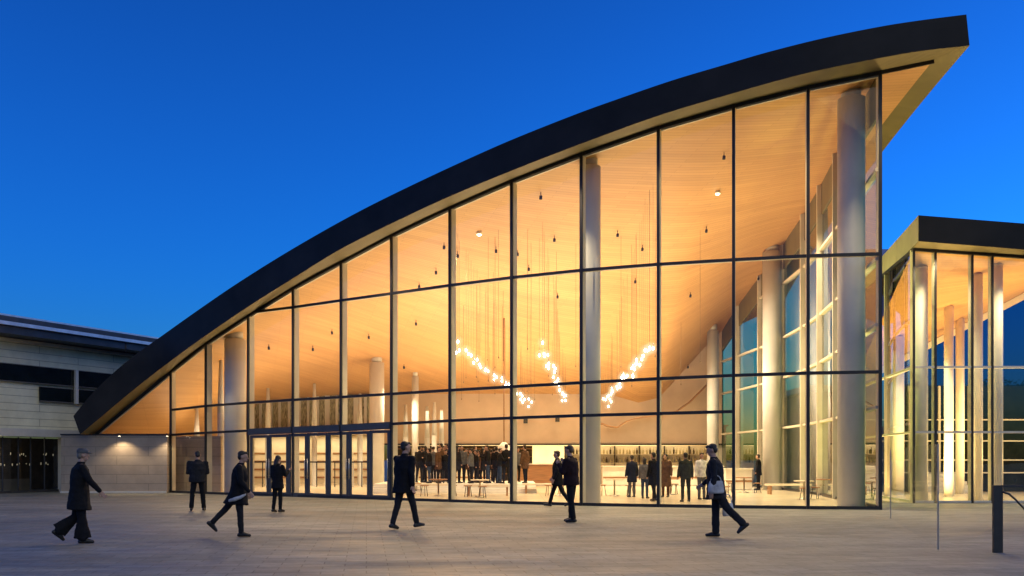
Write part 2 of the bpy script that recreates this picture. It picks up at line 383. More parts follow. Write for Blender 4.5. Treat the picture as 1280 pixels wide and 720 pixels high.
# mullions: black cap outside, cream fin inside
for i in range(1, n):
    b = P[i]; top = ZH[i]
    o = hp(MB().bar(b + UP * 0.0, b + UP * top, TAN[i], NRM[i], -0.045, 0.045, -0.07, -0.006), 'mullion', M['black'])
    f = MB().bar(b + UP * 0.0, b + UP * (top - 0.02), TAN[i], NRM[i], -0.05, 0.05, 0.006, 0.26).build('fin', M['fin'], o)
# transoms
def transom(zs, name='transom', h=0.05, fin=True):
    cap = MB(); fn = MB()
    for (i, za), (j, zb) in zip(zs, zs[1:]):
        a = P[i] + UP * za; b = P[j] + UP * zb
        t = (b - a).normalized(); nn = V((-t.y, t.x, 0)).normalized(); u = nn.cross(t) * -1
        u = t.cross(nn) * -1 if t.cross(nn).z < 0 else t.cross(nn)
        a2 = a + t * 0.047; b2 = b - t * 0.047
        cap.bar(a2, b2, u, nn, -h, h, -0.06, -0.006)
        a3 = a + t * 0.052; b3 = b - t * 0.052
        fn.bar(a3, b3, u, nn, -0.04, 0.03, 0.006, 0.15)
    o = hp(cap, name, M['black'])
    if fin: fn.build('fin', M['fin'], o)
    return o
i0 = PX.index(311)
transom([(i, Z1) for i in range(i0, n)])
i1 = PX.index(214); iE = PX.index(917)
transom([(i, Z2[PX[i]]) for i in range(i1, n)])
transom([(i, Z3[PX[i]]) for i in range(i1, iE + 1)])
transom([(i, 0.05) for i in range(i1, n)], name='sill', fin=False)
# glass panes, bay by bay
for i in range(0, n - 1):
    pa, pb = PX[i], PX[i + 1]; A, B = P[i], P[i + 1]
    def lvl(za, zb, ta, tb):
        if ta - za < 0.02 and tb - zb < 0.02: return
        m = MB(); m.quad(A + UP * za, B + UP * zb, B + UP * max(tb, zb + .001), A + UP * max(ta, za + .001))
        hp(m, 'glass_pane', M['glass'], fix=False)
    ha, hb = ZH[i], ZH[i + 1]
    if i == 0:
        lvl(2.68, 2.68, max(ha, 2.69), hb); continue
    door_bay = 311 <= pa < 490
    z3a, z3b = Z3.get(pa), Z3.get(pb)
    z2a, z2b = Z2[pa], Z2[pb]
    if pa >= 917: lvl(0.05, 0.05, z2a, z2b)
    else:
        if not door_bay: lvl(0.05, 0.05, z3a, z3b)
        lvl(z3a, z3b, z2a, z2b)
    if pa >= 311:
        lvl(z2a, z2b, min(Z1, ha), min(Z1, hb)); lvl(min(Z1, ha), min(Z1, hb), ha, hb)
    else: lvl(z2a, z2b, ha, hb)

# entrance doors
def facade_at(px):
    for i in range(n - 1):
        if PX[i] <= px <= PX[i + 1]:
            # intersect the view ray with the facet
            A, B = P[i], P[i + 1]; k = (px - CX) / F
            s = (k * A.y - A.x) / ((B.x - A.x) - k * (B.y - A.y))
            return A + (B - A) * s, (B - A).normalized(), i, s
hdr = MB(); lo = PX.index(311)
for i in range(lo, lo + 3):
    t = (P[i + 1] - P[i]).normalized(); nn = V((-t.y, t.x, 0))
    hdr.bar(P[i] + UP * (Z3[PX[i]] - 0.02) + t * 0.05, P[i + 1] + UP * (Z3[PX[i + 1]] - 0.02) - t * 0.05, UP, nn, -0.17, 0.10, -0.10, -0.062)
hp(hdr, 'door_header', M['door'])
DP = [313.5, 337, 361.5, 385, 411, 437, 463, 488.5]
for k in range(7):
    a, ta, ia, sa = facade_at(DP[k]); b, tb, ib, sb = facade_at(DP[k + 1])
    t = (b - a).normalized(); nn = V((-t.y, t.x, 0)); a = a + t * 0.015; b = b - t * 0.015
    zt = (Z3[PX[ia]] * (1 - sa) + Z3[PX[ia + 1]] * sa) - 0.2
    L = (b - a).length; m = MB(); st = 0.115
    for p in (a, b - t * st): m.bar(p, p + UP * zt, t, nn, 0, st, -0.055, 0.0)
    m.bar(a + t * (st + .002), b - t * (st + .002), UP, nn, 0.012, 0.17, -0.053, -0.002)
    m.bar(a + t * (st + .002), b - t * (st + .002), UP, nn, zt - 0.11, zt - 0.001, -0.053, -0.002)
    door = hp(m, 'entrance_door', M['door'])
    q = MB(); off = nn * -0.03
    q.quad(a + t * st + UP * .17 + off, b - t * st + UP * .17 + off, b - t * st + UP * (zt - .11) + off, a + t * st + UP * (zt - .11) + off)
    q.build('glass', M['glass'], door, fix=False)
    hpnt = (b - t * 0.06 if k % 2 == 0 else a + t * 0.06) - nn * 0.11
    hm = MB().cyl(hpnt + UP * 0.75, hpnt + UP * 1.55, 0.018, seg=10)
    for zz in (0.85, 1.45): hm.cyl(hpnt + UP * zz, hpnt + UP * zz + nn * 0.058, 0.012, seg=8)
    hm.build('handle', M['steel'], door)

# roof outline (front): fascia bottom and top
offs = 1.15
EXT = P[-1] + TAN[-1] * 2.05
PL = [P[0] + V((-0.9, 0, 0))] + P + [EXT]
OP = []
for i, p in enumerate(PL):
    a = PL[max(i - 1, 0)]; b = PL[min(i + 1, len(PL) - 1)]; t = (b - a).normalized()
    OP.append(p - V((-t.y, t.x, 0)) * offs)
opx = [CX + p.x * F / p.y for p in OP]; oy = [p.y for p in OP]
BOT = [(100, 543), (123, 524), (166.7, 487.5), (213, 451.5), (257, 419.5), (310, 383.5), (363, 350), (423, 313), (488, 280), (560, 246.5), (638, 214), (723, 181), (822, 145), (915, 117), (1008, 91.5), (1100, 72.5), (1153, 63.5), (1212, 57)]
TOP = [(91.7, 520), (116.7, 490), (158, 452), (202, 420), (247, 388), (293, 356.5), (350, 320.5), (410, 285.5), (460, 258.5), (520, 229), (580, 201), (640, 174.5), (723, 141.5), (773, 123.5), (840, 100.5), (907, 80.5), (960, 65), (1030, 47.5), (1103, 32.7), (1153, 25), (1208, 18)]
def cat(xs, ys, x):       # Catmull style cubic through samples
    xs = list(xs); i = min(max(np.searchsorted(xs, x) - 1, 0), len(xs) - 2)
    x0, x1 = xs[i], xs[i + 1]; t = min(max((x - x0) / (x1 - x0), 0), 1)
    def sl(k):
        a, b = max(k - 1, 0), min(k + 1, len(xs) - 1)
        return (ys[b] - ys[a]) / (xs[b] - xs[a])
    h = x1 - x0
    return ((2*t**3 - 3*t**2 + 1) * ys[i] + (t**3 - 2*t**2 + t) * h * sl(i) + (-2*t**3 + 3*t**2) * ys[i+1] + (t**3 - t**2) * h * sl(i + 1))
bx, by = zip(*BOT); tx, ty = zip(*TOP)
NS = 90
FB, FT = [], []
for k in range(NS + 1):
    u = k / NS
    pb = 100 + (1212 - 100) * u; pt = 91.7 + (1208 - 91.7) * u
    FB.append(at(pb, cat(bx, by, pb), cat(opx, oy, pb)))
    FT.append(at(pt, cat(tx, ty, pt), cat(opx, oy, pt)))
# glass head line (inner soffit edge), dense, extended right to the corner of the timber soffit
hx = [p.x for p in P] + [12.62]; hy = [p.y for p in P] + [27.55]; hz = ZH + [at(1178, 75, 27.55 ).z]
HX = [hx[0] + (hx[-1] - hx[0]) * k / NS for k in range(NS + 1)]
HD = [V((x, cat(hx, hy, x), cat(hx, hz, x))) for x in HX]
YB = 58.0
def zback(x):
    return float(np.interp(x, [-18, -16.9, -15.6, -9, 0, 6, 7.9, 9.2, 12.4, 13.5, 16.0], [2.8, 2.9, 5.0, 5.4, 5.3, 5.2, 4.6, 4.9, 8.6, 9.6, 10.8]))
ND = 26
def ceil_pt(k, t):
    h = HD[k]; u = k / NS
    drift = 0.105 * (YB - h.y) * u ** 2 + (2.2 * (1 - u) ** 2)
    x = h.x + drift * t; y = h.y + (YB - h.y) * t
    xb = h.x + drift; g_ = t ** (1.3 + 0.9 * u ** 3)
    return V((x, y, h.z + (zback(xb) - h.z) * g_))
ceil = MB(); grid = [[ceil_pt(k, j / ND) for j in range(ND + 1)] for k in range(NS + 1)]
ss = [0.0]
for k in range(NS): ss.append(ss[-1] + (HD[k + 1] - HD[k]).length)
uvl = ceil.bm.loops.layers.uv.new('UVMap'); ceil.uvl = uvl
gv = [[ceil.v(p) for p in row] for row in grid]
for k in range(NS):
    for j in range(ND):
        f = ceil.bm.faces.new((gv[k][j], gv[k][j + 1], gv[k + 1][j + 1], gv[k + 1][j])); f.smooth = True
        for l, (kk, jj) in zip(f.loops, ((k, j), (k, j + 1), (k + 1, j + 1), (k + 1, j))):
            l[uvl].uv = (grid[kk][jj].x + 0.3 * grid[kk][jj].y, (grid[kk][jj].y + 7.65 * math.exp(-grid[kk][jj].x / 9.0)) * 0.75)
ceil.bm.faces.ensure_lookup_table(); 
CBVH = BVHTree.FromBMesh(ceil.bm)
def ceil_z(x, y, dflt=6.0):
    h = CBVH.ray_cast(V((x, y, -1)), V((0, 0, 1)))
    return h[0].z if h[0] else dflt
def ceil_hit(px, py):
    d = V(((px - CX) / F, 1, (HY - py) / F)).normalized()
    return CBVH.ray_cast(V((0, 0, CH)), d)[0]

# roof shell: fascia + top skin + right side + left end
eave_dir = V((0.105, 1, 0))
roofm = MB()
RT_ = [0.06, 0.2, 0.4, 0.6, 0.8, 1.0]
mid = [[FT[k]] + [ceil_pt(k, t) + UP * (1.25 if k / NS > .25 else 0.9) for t in RT_] for k in range(NS + 1)]
for k in range(NS):
    for j in range(6):
        roofm.quad(mid[k][j], mid[k + 1][j], mid[k + 1][j + 1], mid[k][j + 1])
roof = hp(roofm, 'roof', M['roofgrey'], fix=False)
fm = MB()
vb = [fm.v(p) for p in FB]; vt = [fm.v(p) for p in FT]
for k in range(NS):
    f = fm.bm.faces.new((vb[k], vb[k + 1], vt[k + 1], vt[k])); f.smooth = True
# right-hand eave face and left-hand end face
SE = [FB[-1] + V((0.105 * s, s, -0.0032 * s * s)) for s in np.linspace(0, YB + 2 - FB[-1].y, 14)]
ST = [p + UP * (FT[-1].z - FB[-1].z) + V((FT[-1].x - FB[-1].x, 0, 0)) for p in SE]
for a in range(13): fm.quad(SE[a], SE[a + 1], ST[a + 1], ST[a])
fm.quad(FT[0], FB[0], FB[0] + V((2.2, 16, 0.0)), FT[0] + V((2.2, 16, 0)))
fm.build('fascia', M['fascia'], roof, fix=False)
sm = MB()
for k in range(NS): sm.quad(FB[k], HD[k], HD[k + 1], FB[k + 1])
sm.quad(FB[0], FB[0] + V((2.2, 16, 0)), HD[0] + V((2.2, 15.7, 0.1)), HD[0])
CE = [grid[NS][j] for j in range(ND + 1)]
def se_at(y):
    ys = [p.y for p in SE]
    return V((np.interp(y, ys, [p.x for p in SE]), y, np.interp(y, ys, [p.z for p in SE])))
prev = None
for j in range(ND + 1):
    c = CE[j]; e = se_at(c.y)
    if j == 0: e = FB[-1]
    if prev: sm.quad(prev[0], prev[1], e, c)
    prev = (c, e)
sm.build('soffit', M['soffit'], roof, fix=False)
cobj = ceil.build('ceiling', M['wood'], roof, fix=False)
# black head frame along the glass line and along the timber edge to the right
hm = MB(); hf = MB()
for i in list(range(n - 1)) + ['e']:
    if i == 'e':
        a = P[-1] + UP * ZH[-1]; b = V((12.62, 27.55, hz[-1]))
    else:
        a = P[i] + UP * ZH[i]; b = P[i + 1] + UP * ZH[i + 1]
    t = (b - a).normalized(); nn = V((-t.y, t.x, 0)).normalized(); u = V((-t.z * t.x, -t.z * t.y, 1 - t.z ** 2)).normalized()
    hm.bar(a, b, u, nn, -0.115, 0.03, -0.055, -0.004)
    if i != 'e': hf.bar(a + t * .06, b - t * .06, u, nn, -0.15, -0.012, 0.012, 0.10)
hd = hp(hm, 'head_frame', M['black']); hf.build('fin', M['fin'], hd)

# side wall on the right: curved curtain wall running back
W = [(11.12, 27.8), (11.72, 31.3), (12.42, 35), (12.98, 38.5), (13.38, 42), (13.6, 46), (13.56, 50), (13.34, 54), (13.05, 57.2)]
W = [V((x, y, 0)) for x, y in W]
wt = []
for i in range(len(W)):
    t = (W[min(i + 1, len(W) - 1)] - W[max(i - 1, 0)]).normalized(); wt.append(t)
WZ = [ceil_z(p.x, p.y, 11) for p in W]; WZ[0] = ZH[-1] - 0.05
SZ = [3.1, 5.6, 7.6, 10.3]
for i in range(1, len(W)):
    t = wt[i]; nn = V((-t.y, t.x, 0))       # to the left = into the hall
    o = hp(MB().bar(W[i], W[i] + UP * (WZ[i] - .02), t, nn, -0.045, 0.045, -0.06, -0.004), 'mullion', M['black'])
    MB().bar(W[i], W[i] + UP * (WZ[i] - .03), t, nn, -0.06, 0.06, 0.004, 0.22).build('fin', M['fin'], o)
    a, b = W[i - 1], W[i]; tt = (b - a).normalized(); n2 = V((-tt.y, tt.x, 0))
    za, zb = WZ[i - 1], WZ[i]
    lv = [0.05] + SZ
    for z0, z1 in zip(lv, lv[1:] + [None]):
        q = MB()
        ta = za - 1.25 if z1 is None else z1; tb = zb - 1.25 if z1 is None else z1
        if z0 > zb - 1.3: continue
        ta, tb = max(min(ta, za - 1.25), z0 + .01), max(min(tb, zb - 1.25), z0 + .01)
        q.quad(a + UP * z0, b + UP * z0, b + UP * tb, a + UP * ta)
        hp(q, 'glass_pane', M['glass_side'], fix=False)
for z in [0.06] + SZ:
    tm = MB(); ok = False
    for i in range(1, len(W)):
        if z > min(WZ[i], WZ[i - 1]) - 1.1: continue
        a, b = W[i - 1], W[i]; tt = (b - a).normalized(); n2 = V((-tt.y, tt.x, 0)); ok = True
        tm.bar(a + tt * .06 + UP * z, b - tt * .06 + UP * z, UP, n2, -0.05, 0.05, -0.05, 0.12)
    if ok: hp(tm, 'transom', M['fin'] if z > 1 else M['black'])
ub = MB()
for i in range(1, len(W)):
    a, b = W[i - 1], W[i]; tt = (b - a).normalized(); n2 = V((-tt.y, tt.x, 0))
    q = []
    for zz in (1.25, 0.0):
        for p, z in ((a, WZ[i - 1]), (b, WZ[i])):
            pass
    ub.hexa([a + UP * (WZ[i-1] - 1.25) - n2 * .05, b + UP * (WZ[i] - 1.25) - n2 * .05, b + UP * (WZ[i] - 1.25) + n2 * .05, a + UP * (WZ[i-1] - 1.25) + n2 * .05,
             a + UP * WZ[i-1] - n2 * .05, b + UP * WZ[i] - n2 * .05, b + UP * WZ[i] + n2 * .05, a + UP * WZ[i-1] + n2 * .05])
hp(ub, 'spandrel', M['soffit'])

# columns
def column(px, d, r, top=None, base=0.0, cap=True):
    c = at(px, HY, d); z = top or ceil_z(c.x, c.y)
    o = hp(MB().cyl((c.x, c.y, base), (c.x, c.y, z - 0.22 if cap else z), r, seg=32), 'column', M['column'])
    if cap: MB().cyl((c.x, c.y, z - 0.22), (c.x, c.y, z + 0.15), r * 0.72, seg=24).build('capital', M['pale'], o)
    return o
column(1064, 29.2, 0.42)
column(737.5, 31.1, 0.36)
column(294, 41.0, 0.47)
column(965, 46.0, 0.46)
column(471, 50.0, 0.40)
column(891, 54.5, 0.34)
column(519, 53, 0.20)
# slim tapered posts further back
for px, d, ztop in ((335, 52, 6.6), (393, 53, 5.9), (246, 49, 5.0), (276, 44, 7.6), (450, 54, 5.4), (534, 55, 4.7), (543, 54, 4.9), (552, 55, 4.5), (507, 55, 4.8)):
    c = at(px, HY, d); z = min(ztop, ceil_z(c.x, c.y) - 0.0)
    hp(MB().cyl((c.x, c.y, 0), (c.x, c.y, z * 0.6), 0.16, seg=16, caps=False).cyl((c.x, c.y, z * 0.6), (c.x, c.y, z), 0.16, 0.08, seg=16), 'post', M['column'])

# lobby floor, back walls, bulkhead
fl = MB(); pts = [p + V((0, 0.02, 0.012)) for p in P] + [p + UP * .012 for p in W[1:]] + [V((13, 64, .012)), V((-8.2, 64, .012)), V((-8.2, 58.2, .012)), V((-17, 58.2, .012))]
fl.bm.faces.new([fl.v(p) for p in pts]); hp(fl, 'lobby_floor', M['floor'])
hp(MB().box((2.5, 63.5, 1.8), (22.2, .3, 3.6)), 'rear_wall', M['cream'])
hp(MB().box((2.5, 60.6, 3.66), (22.2, 5.6, .1)), 'bar_ceiling', M['plaster'])
rw_ = MB(); xr = list(np.linspace(-17.0, -8.2, 24))
for a_, b_ in zip(xr, xr[1:]): rw_.quad((a_, 57.9, 0), (b_, 57.9, 0), (b_, 57.9, zback(b_) + .4), (a_, 57.9, zback(a_) + .4))
hp(rw_, 'rear_wall', M['cream'], fix=False)
lw = MB().bar(P[0] + V((-0.1, 0.3, 0)), V((-16.9, 57.8, 0)), V((1, 0, 0)), UP, -0.1, 0.1, 0, 2.62); hp(lw, 'side_wall', M['plaster'])
lw = MB().bar(V((13.3, 57.6, 0)), V((13.6, 63.2, 0)), V((1, 0, 0)), UP, -0.1, 0.1, 0, 3.7); hp(lw, 'side_wall', M['plaster'])
bm_ = MB(); xs = list(np.linspace(-8.2, 13.0, 60))
def bz(x): return ceil_z(x, 57.0, zback(x))
for a, b in zip(xs, xs[1:]):
    bm_.quad((a, 57, 2.5), (b, 57, 2.5), (b, 57, bz(b)), (a, 57, bz(a)))
    bm_.quad((a, 57, 2.5), (a, 57.4, 2.5), (b, 57.4, 2.5), (b, 57, 2.5))
hp(bm_, 'bulkhead', M['plaster'], fix=False)
hp(MB().box((2.4, 56.96, 2.47), (21.2, 0.2, 0.09)), 'bulkhead_trim', M['black'])
# swooping lower edge of the balcony front, right of the middle column
sw = MB(); pts = [(752, 529), (762, 533), (772, 534), (782, 527), (795, 522.5), (823, 519), (846, 514), (862, 503), (884, 481)]
for (xa, ya), (xb, yb) in zip(pts, pts[1:]):
    a, b = at(xa, ya, 56.0), at(xb, yb, 56.0)
    sw.hexa([a + V((0, -.12, -.05)), b + V((0, -.12, -.05)), b + V((0, .6, -.05)), a + V((0, .6, -.05)), a + V((0, -.12, .03)), b + V((0, -.12, .03)), b + V((0, .6, .03)), a + V((0, .6, .03))])
hp(sw, 'balcony_edge', M['desk'])
# gallery on the left: grey-green windows with cream fins over a bright lower wall
gal = hp(MB().box((-12.5, 56.6, 4.45), (8.4, 0.12, 2.1)), 'gallery_window', M['greyglass'])
gf = MB()
for k in range(15): gf.box((-16.6 + k * 0.585, 56.45, 4.4), (0.14 if k % 3 else 0.28, 0.12, 2.1))
gf.build('fin', M['column'], gal)
hp(MB().box((-12.5, 56.2, 3.2), (8.6, 1.6, 0.3)), 'gallery_slab', M['plaster'])
# interior stone partition behind the left bays
c0, c1 = at(206, HY, 43.6), at(276, HY, 43.0)
hp(MB().bar(V((c0.x, c0.y, 0)), V((c1.x, c1.y, 0)), V((0, 1, 0)), UP, 0, 0.25, 0.01, 2.62), 'partition', M['stone'])

# ------------------------------------------------------------------ low stone wall on the left
sw0 = thing('stone_wall', 'low beige stone panelled wall washed by two downlights under the roof tip', 'wall', (-18, 41.9, 0))
x0, x1 = at(75, HY, 41.8).x, P[1].x - 0.07
MB().box(((x0 + x1) / 2 + 18, 0.15, 1.33), (x1 - x0, 0.30, 2.62)).build('panel', M['stone'], sw0)
MB().box(((x0 + x1) / 2 + 18, 0.13, 2.665), (x1 - x0 + .02, 0.40, 0.05)).build('coping', M['black'], sw0)
MB().box(((x0 + x1) / 2 + 18, -0.06, 0.04), (x1 - x0, 0.1, 0.08)).build('plinth', M['pale'], sw0)
for px, e in ((148, 110), (208, 85)):
    x = at(px, HY, 41.4).x
    t = thing('wall_downlight', 'small downlight over the stone wall, %s' % ('by the middle of the wall' if px == 148 else 'beside the first glass bay'), 'light', (x, 41.5, 2.60))
    MB().cyl((0, 0, -0.02), (0, 0, 0.10), 0.06, seg=16).build('housing', M['black'], t)
    MB().cyl((0, 0, -0.026), (0, 0, -0.021), 0.045, seg=16).build('lens', M['lens'], t)
    MB().bar((0, 0, 0.06), (0, 0.42, 0.06), (1, 0, 0), (0, 0, 1), -0.012, 0.012, -0.012, 0.012).build('arm', M['black'], t)
    spot('wall_wash', (x, 41.42, 2.56), e, 125, rot=(R(6), 0, 0), color=(1, .74, .42), rad=0.04)

# ------------------------------------------------------------------ lobby furniture and lamps
def bar_counter(name, label, x0, x1, y, h, front, strip=True, desk=False):
    t = thing(name, label, 'counter', ((x0 + x1) / 2, y, 0.012)); L = x1 - x0
    MB().box((0, 0.3, h / 2), (L, 0.6, h - 0.06)).build('body', front, t)
    MB().box((0, 0.28, h), (L + .1, 0.74, 0.06)).build('countertop', M['white'], t)
    if strip: MB().box((0, -0.012, h * 0.42), (L - .02, 0.02, 0.09)).build('trim_strip', M['desk'], t)
    MB().box((0, 0.02, 0.04), (L - .06, 0.03, 0.08)).build('kickplate', M['steel'], t)
    return t
bar_counter('bar_counter', 'long white bar counter with timber strip in front of the bottle shelves', 5.3, 12.3, 53.6, 1.12, M['white'])
bar_counter('reception_desk', 'brown timber desk left of the grey middle column', 0.2, 2.4, 53.5, 1.25, M['desk'], False)
bar_counter('bar_counter', 'long cream counter behind the dense crowd', -6.5, -0.6, 54.4, 1.1, M['cream'])
bar_counter('reception_desk', 'small white desk beside the glazed side wall at the right', 10.6, 11.9, 45.6, 1.05, M['white'])
sh = thing('bottle_shelf', 'long dark shelf of bottles behind the white bar counter', 'shelf', (8.2, 59.2, 0.012))
MB().box((0, 0.2, 1.2), (9.6, 0.06, 2.4)).build('backboard', M['cream'], sh)
for z in (1.30, 1.85): MB().box((0, 0, z), (9.6, 0.34, 0.04)).build('board', M['cream'], sh)
for k in range(7): MB().box((-4.8 + k * 1.6, 0, 1.2), (0.06, 0.345, 2.4)).build('upright', M['darkin'], sh)
proto = None
for row, z in enumerate((1.32, 1.87)):
    for k in range(44):
        if proto is None:
            bt = {}
            for nm, mm in (('a', M['bottle_pale']), ('b', M['bottle'])):
                bt[nm] = MB().lathe((0, 0, 0), [(0.045, 0), (0.05, .02), (0.05, .22), (0.02, .30), (0.018, .40)], 8).mesh('bottle', mm)
            proto = 1
        o = bpy.data.objects.new('bottle', bt['a' if random.random() < .6 else 'b']); COL.objects.link(o)
        o.location = (8.2 - 4.66 + k * 0.2133 + random.uniform(-.03, .03), 59.2 - 0.08 + random.uniform(-.03, .05), 0.012 + z + 0.002)
        o.scale = (1.2, 1.2, random.uniform(.85, 1.1))
        tag(o, 'small bottle standing in a row on the shelf behind the bar', 'bottle', 'bottles on the bar shelves')
# second shelf behind the crowd
sh2 = thing('display_shelf', 'dark display shelf behind the crowd, left of the brown desk', 'shelf', (-3.2, 58.6, 0.012))
MB().box((0, 0.2, 1.2), (9.0, 0.06, 2.4)).build('backboard', M['darkin'], sh2)
for z in (0.6, 1.15, 1.7, 2.2): MB().box((0, 0, z), (9.0, 0.36, 0.05)).build('board', M['desk'], sh2)
# railing behind the doors
rl = thing('inner_railing', 'dark handrail on posts seen behind the entrance doors', 'railing', (-11.6, 50, 0.012))
MB().box((0, 0, 1.38), (9.0, 0.06, 0.07)).build('top_rail', M['black'], rl)
for k in range(19): MB().box((-4.4 + k * 0.49, 0, 0.68), (0.05 if k % 3 else .12, 0.04, 1.33)).build('post', M['black'] if k % 3 else M['pale'], rl)
# wall shelves behind the doors
for j, px in enumerate((322, 350, 372, 398, 424, 450)):
    c = at(px, HY, 57.5)
    t = thing('display_case', 'tall cream display case with dark shelves against the wall behind the doors', 'cabinet', (c.x, 57.8, 0.012), group='display cases behind the doors')
    MB().box((0, 0.2, 1.2), (1.0, 0.3, 2.4)).build('case', M['cream'], t)
    for z in (0.4, 0.9, 1.4, 1.9): MB().box((0, 0.03, z), (0.9, 0.05, 0.10)).build('shelf', M['desk'], t)
# benches near the glass
for (px, d, lab) in ((540, 40, 'low cream bench in front of the crowd'), (610, 38.5, 'low cream bench near the glass, under the white shade lamp'), (680, 41, 'low cream bench in front of the brown desk'), (985, 40, 'low cream bench beside the glazed side wall')):
    c = at(px, HY, d); t = thing('bench', lab, 'bench', (c.x, c.y, 0.012))
    MB().box((0, 0, 0.41), (1.9, 0.5, 0.08)).build('seat', M['cream'], t)
    for sx in (-.8, .8):
        MB().box((sx, 0, 0.185), (0.08, 0.44, 0.37)).build('leg', M['desk'], t)
# cafe tables and stools on the lobby floor
tp = sp_ = None
for k, (px, d, lab) in enumerate(((768, 38, 'right of the grey middle column'), (838, 39.5, 'behind the brown coat'), (905, 37, 'left of the tall mullion by the side wall'), (930, 42, 'in front of the small white desk'), (1005, 35, 'beside the glazed side wall'), (1032, 38, 'between the two big right-hand columns'), (505, 41, 'right of the last door'), (700, 38.5, 'left of the grey middle column'), (600, 37, 'before the wide steps'), (548, 38, 'before the wide steps, by the left mullion'))):
    c = at(px, HY, d); t = thing('cafe_table', 'small round timber cafe table ' + lab, 'table', (c.x, c.y, 0.012))
    MB().lathe((0, 0, 0), [(0.36, 0.66), (0.38, 0.68), (0.38, 0.70), (0.36, 0.705)], 24).build('tabletop', M['desk'] if k % 2 else M['cream'], t)
    MB().lathe((0, 0, 0), [(0.22, 0.0), (0.22, 0.02), (0.035, 0.05), (0.035, 0.66)], 16).build('pedestal', M['steel'], t)
    for j in range(2):
        a = 1.1 * k + 2.4 * j; q = thing('stool', 'low timber stool drawn up to a cafe table in the lobby', 'stool', (c.x + .62 * math.cos(a), c.y + .62 * math.sin(a), 0.012), a, 'stools at the cafe tables')
        MB().lathe((0, 0, 0), [(0.17, 0.42), (0.18, 0.44), (0.17, 0.46)], 16).build('seat', M['desk'], q)
        for i_ in range(3):
            b_ = i_ * 2.094; MB().cyl((.17 * math.cos(b_), .17 * math.sin(b_), 0), (.1 * math.cos(b_), .1 * math.sin(b_), .42), .014, seg=6).build('leg', M['black'], q)
# pendant rows
pend = None
rows = [((568, 432, 36.0), (663, 505, 55.0), 34, 'in the row slanting down from the left'), ((676, 432, 36.0), (707, 500, 54.0), 26, 'in the short middle row'), ((816, 430, 34.0), (757, 503, 55.0), 40, 'in the row right of the grey middle column')]
meshes = {}
for (pa, pb, cnt, lab) in rows:
    A, B = at(*pa), at(*pb)
    for k in range(cnt):
        p = A.lerp(B, k / (cnt - 1)) + V((random.gauss(0, .09), random.uniform(-.3, .3), random.gauss(0, .12)))
        t = thing('pendant_light', 'glowing pendant bulb on a long cord ' + lab, 'lamp', p, group='pendant bulbs ' + lab)
        if not meshes: meshes['bulb'] = MB().ell((0, 0, 0), (0.034, 0.034, 0.06)).mesh('bulb', M['bulb']); meshes['halo'] = MB().ell((0, 0, 0), (0.26, 0.26, 0.26), u=20, vseg=14).mesh('glow_halo', M['halo']); meshes['sock'] = MB().cyl((0, 0, 0.08), (0, 0, 0.20), 0.016, 0.012, seg=8).mesh('socket', M['steel'])  # the large ball is only the painted glow around the bulb
        for nm in ('bulb', 'sock', 'halo'):
            o = bpy.data.objects.new({'bulb': 'bulb', 'sock': 'socket', 'halo': 'glow_halo'}[nm], meshes[nm]); COL.objects.link(o); o.parent = t
        hgt = ceil_z(p.x, p.y) - p.z
        MB().cyl((0, 0, 0.2), (0, 0, hgt), 0.004, seg=5, caps=False).build('cord', M['cable'], t)
# white shade lamp
p = at(630, 572, 46)
t = thing('shade_lamp', 'large white cone shade lamp hanging over the crowd on a dark stem', 'lamp', p)
MB().lathe((0, 0, 0), [(0.5, 0.0), (0.5, 0.05), (0.34, 0.5), (0.12, 0.75), (0.05, 0.78)], 24).build('shade', M['shade'], t)
MB().cyl((0, 0, 0.78), (0, 0, ceil_z(p.x, p.y) - p.z), 0.035, seg=10).build('stem', M['desk'], t)
# small dark spot lamps and sensors fixed to the ceiling
spots_px = [(555, 303), (545, 335), (524, 353), (620, 308), (572, 314), (647, 312), (661, 331), (693, 294), (772, 288), (803, 306), (883, 283), (863, 365), (794, 347), (905, 190), (336, 430), (391, 432), (415, 411), (461, 417), (520, 400), (697, 366), (676, 240), (505, 455), (860, 455), (948, 344)]
spm = None
for k, (px, py) in enumerate(spots_px):
    h = ceil_hit(px, py)
    if not h: continue
    t = thing('ceiling_spotlight', 'tiny dark spotlight dotted on the timber ceiling', 'lamp', h, group='dark spotlights dotted on the timber ceiling')
    if spm is None:
        spm = (MB().cyl((0, 0, -0.01), (0, 0, -0.14), 0.014, seg=8).mesh('stem', M['black']), MB().cyl((0, -0.03, -0.14), (0.0, 0.04, -0.25), 0.05, 0.06, seg=14).mesh('head', M['black']))
    for nm, me in zip(('stem', 'head'), spm):
        o = bpy.data.objects.new(nm, me); COL.objects.link(o); o.parent = t
# thin hanging cables
for k in range(34):
    px = random.choice((random.uniform(575, 632), random.uniform(645, 720), random.uniform(752, 880))); d = random.uniform(36, 50); py = random.uniform(255, 345)
    c = at(px, HY, d); zt = ceil_z(c.x, c.y); zb = random.uniform(4.6, 6.2)
    o = MB().cyl((0, 0, zb - zt), (0, 0, 0), 0.006, seg=5, caps=False).ell((0, 0, zb - zt), (0.022, 0.022, 0.05), u=8, vseg=6).build('hanging_cable', M['cable'], loc=(c.x, c.y, zt))
    tag(o, 'thin dark cable hanging from the timber ceiling among the pendant rows', 'cable', 'thin cables hanging from the timber ceiling')
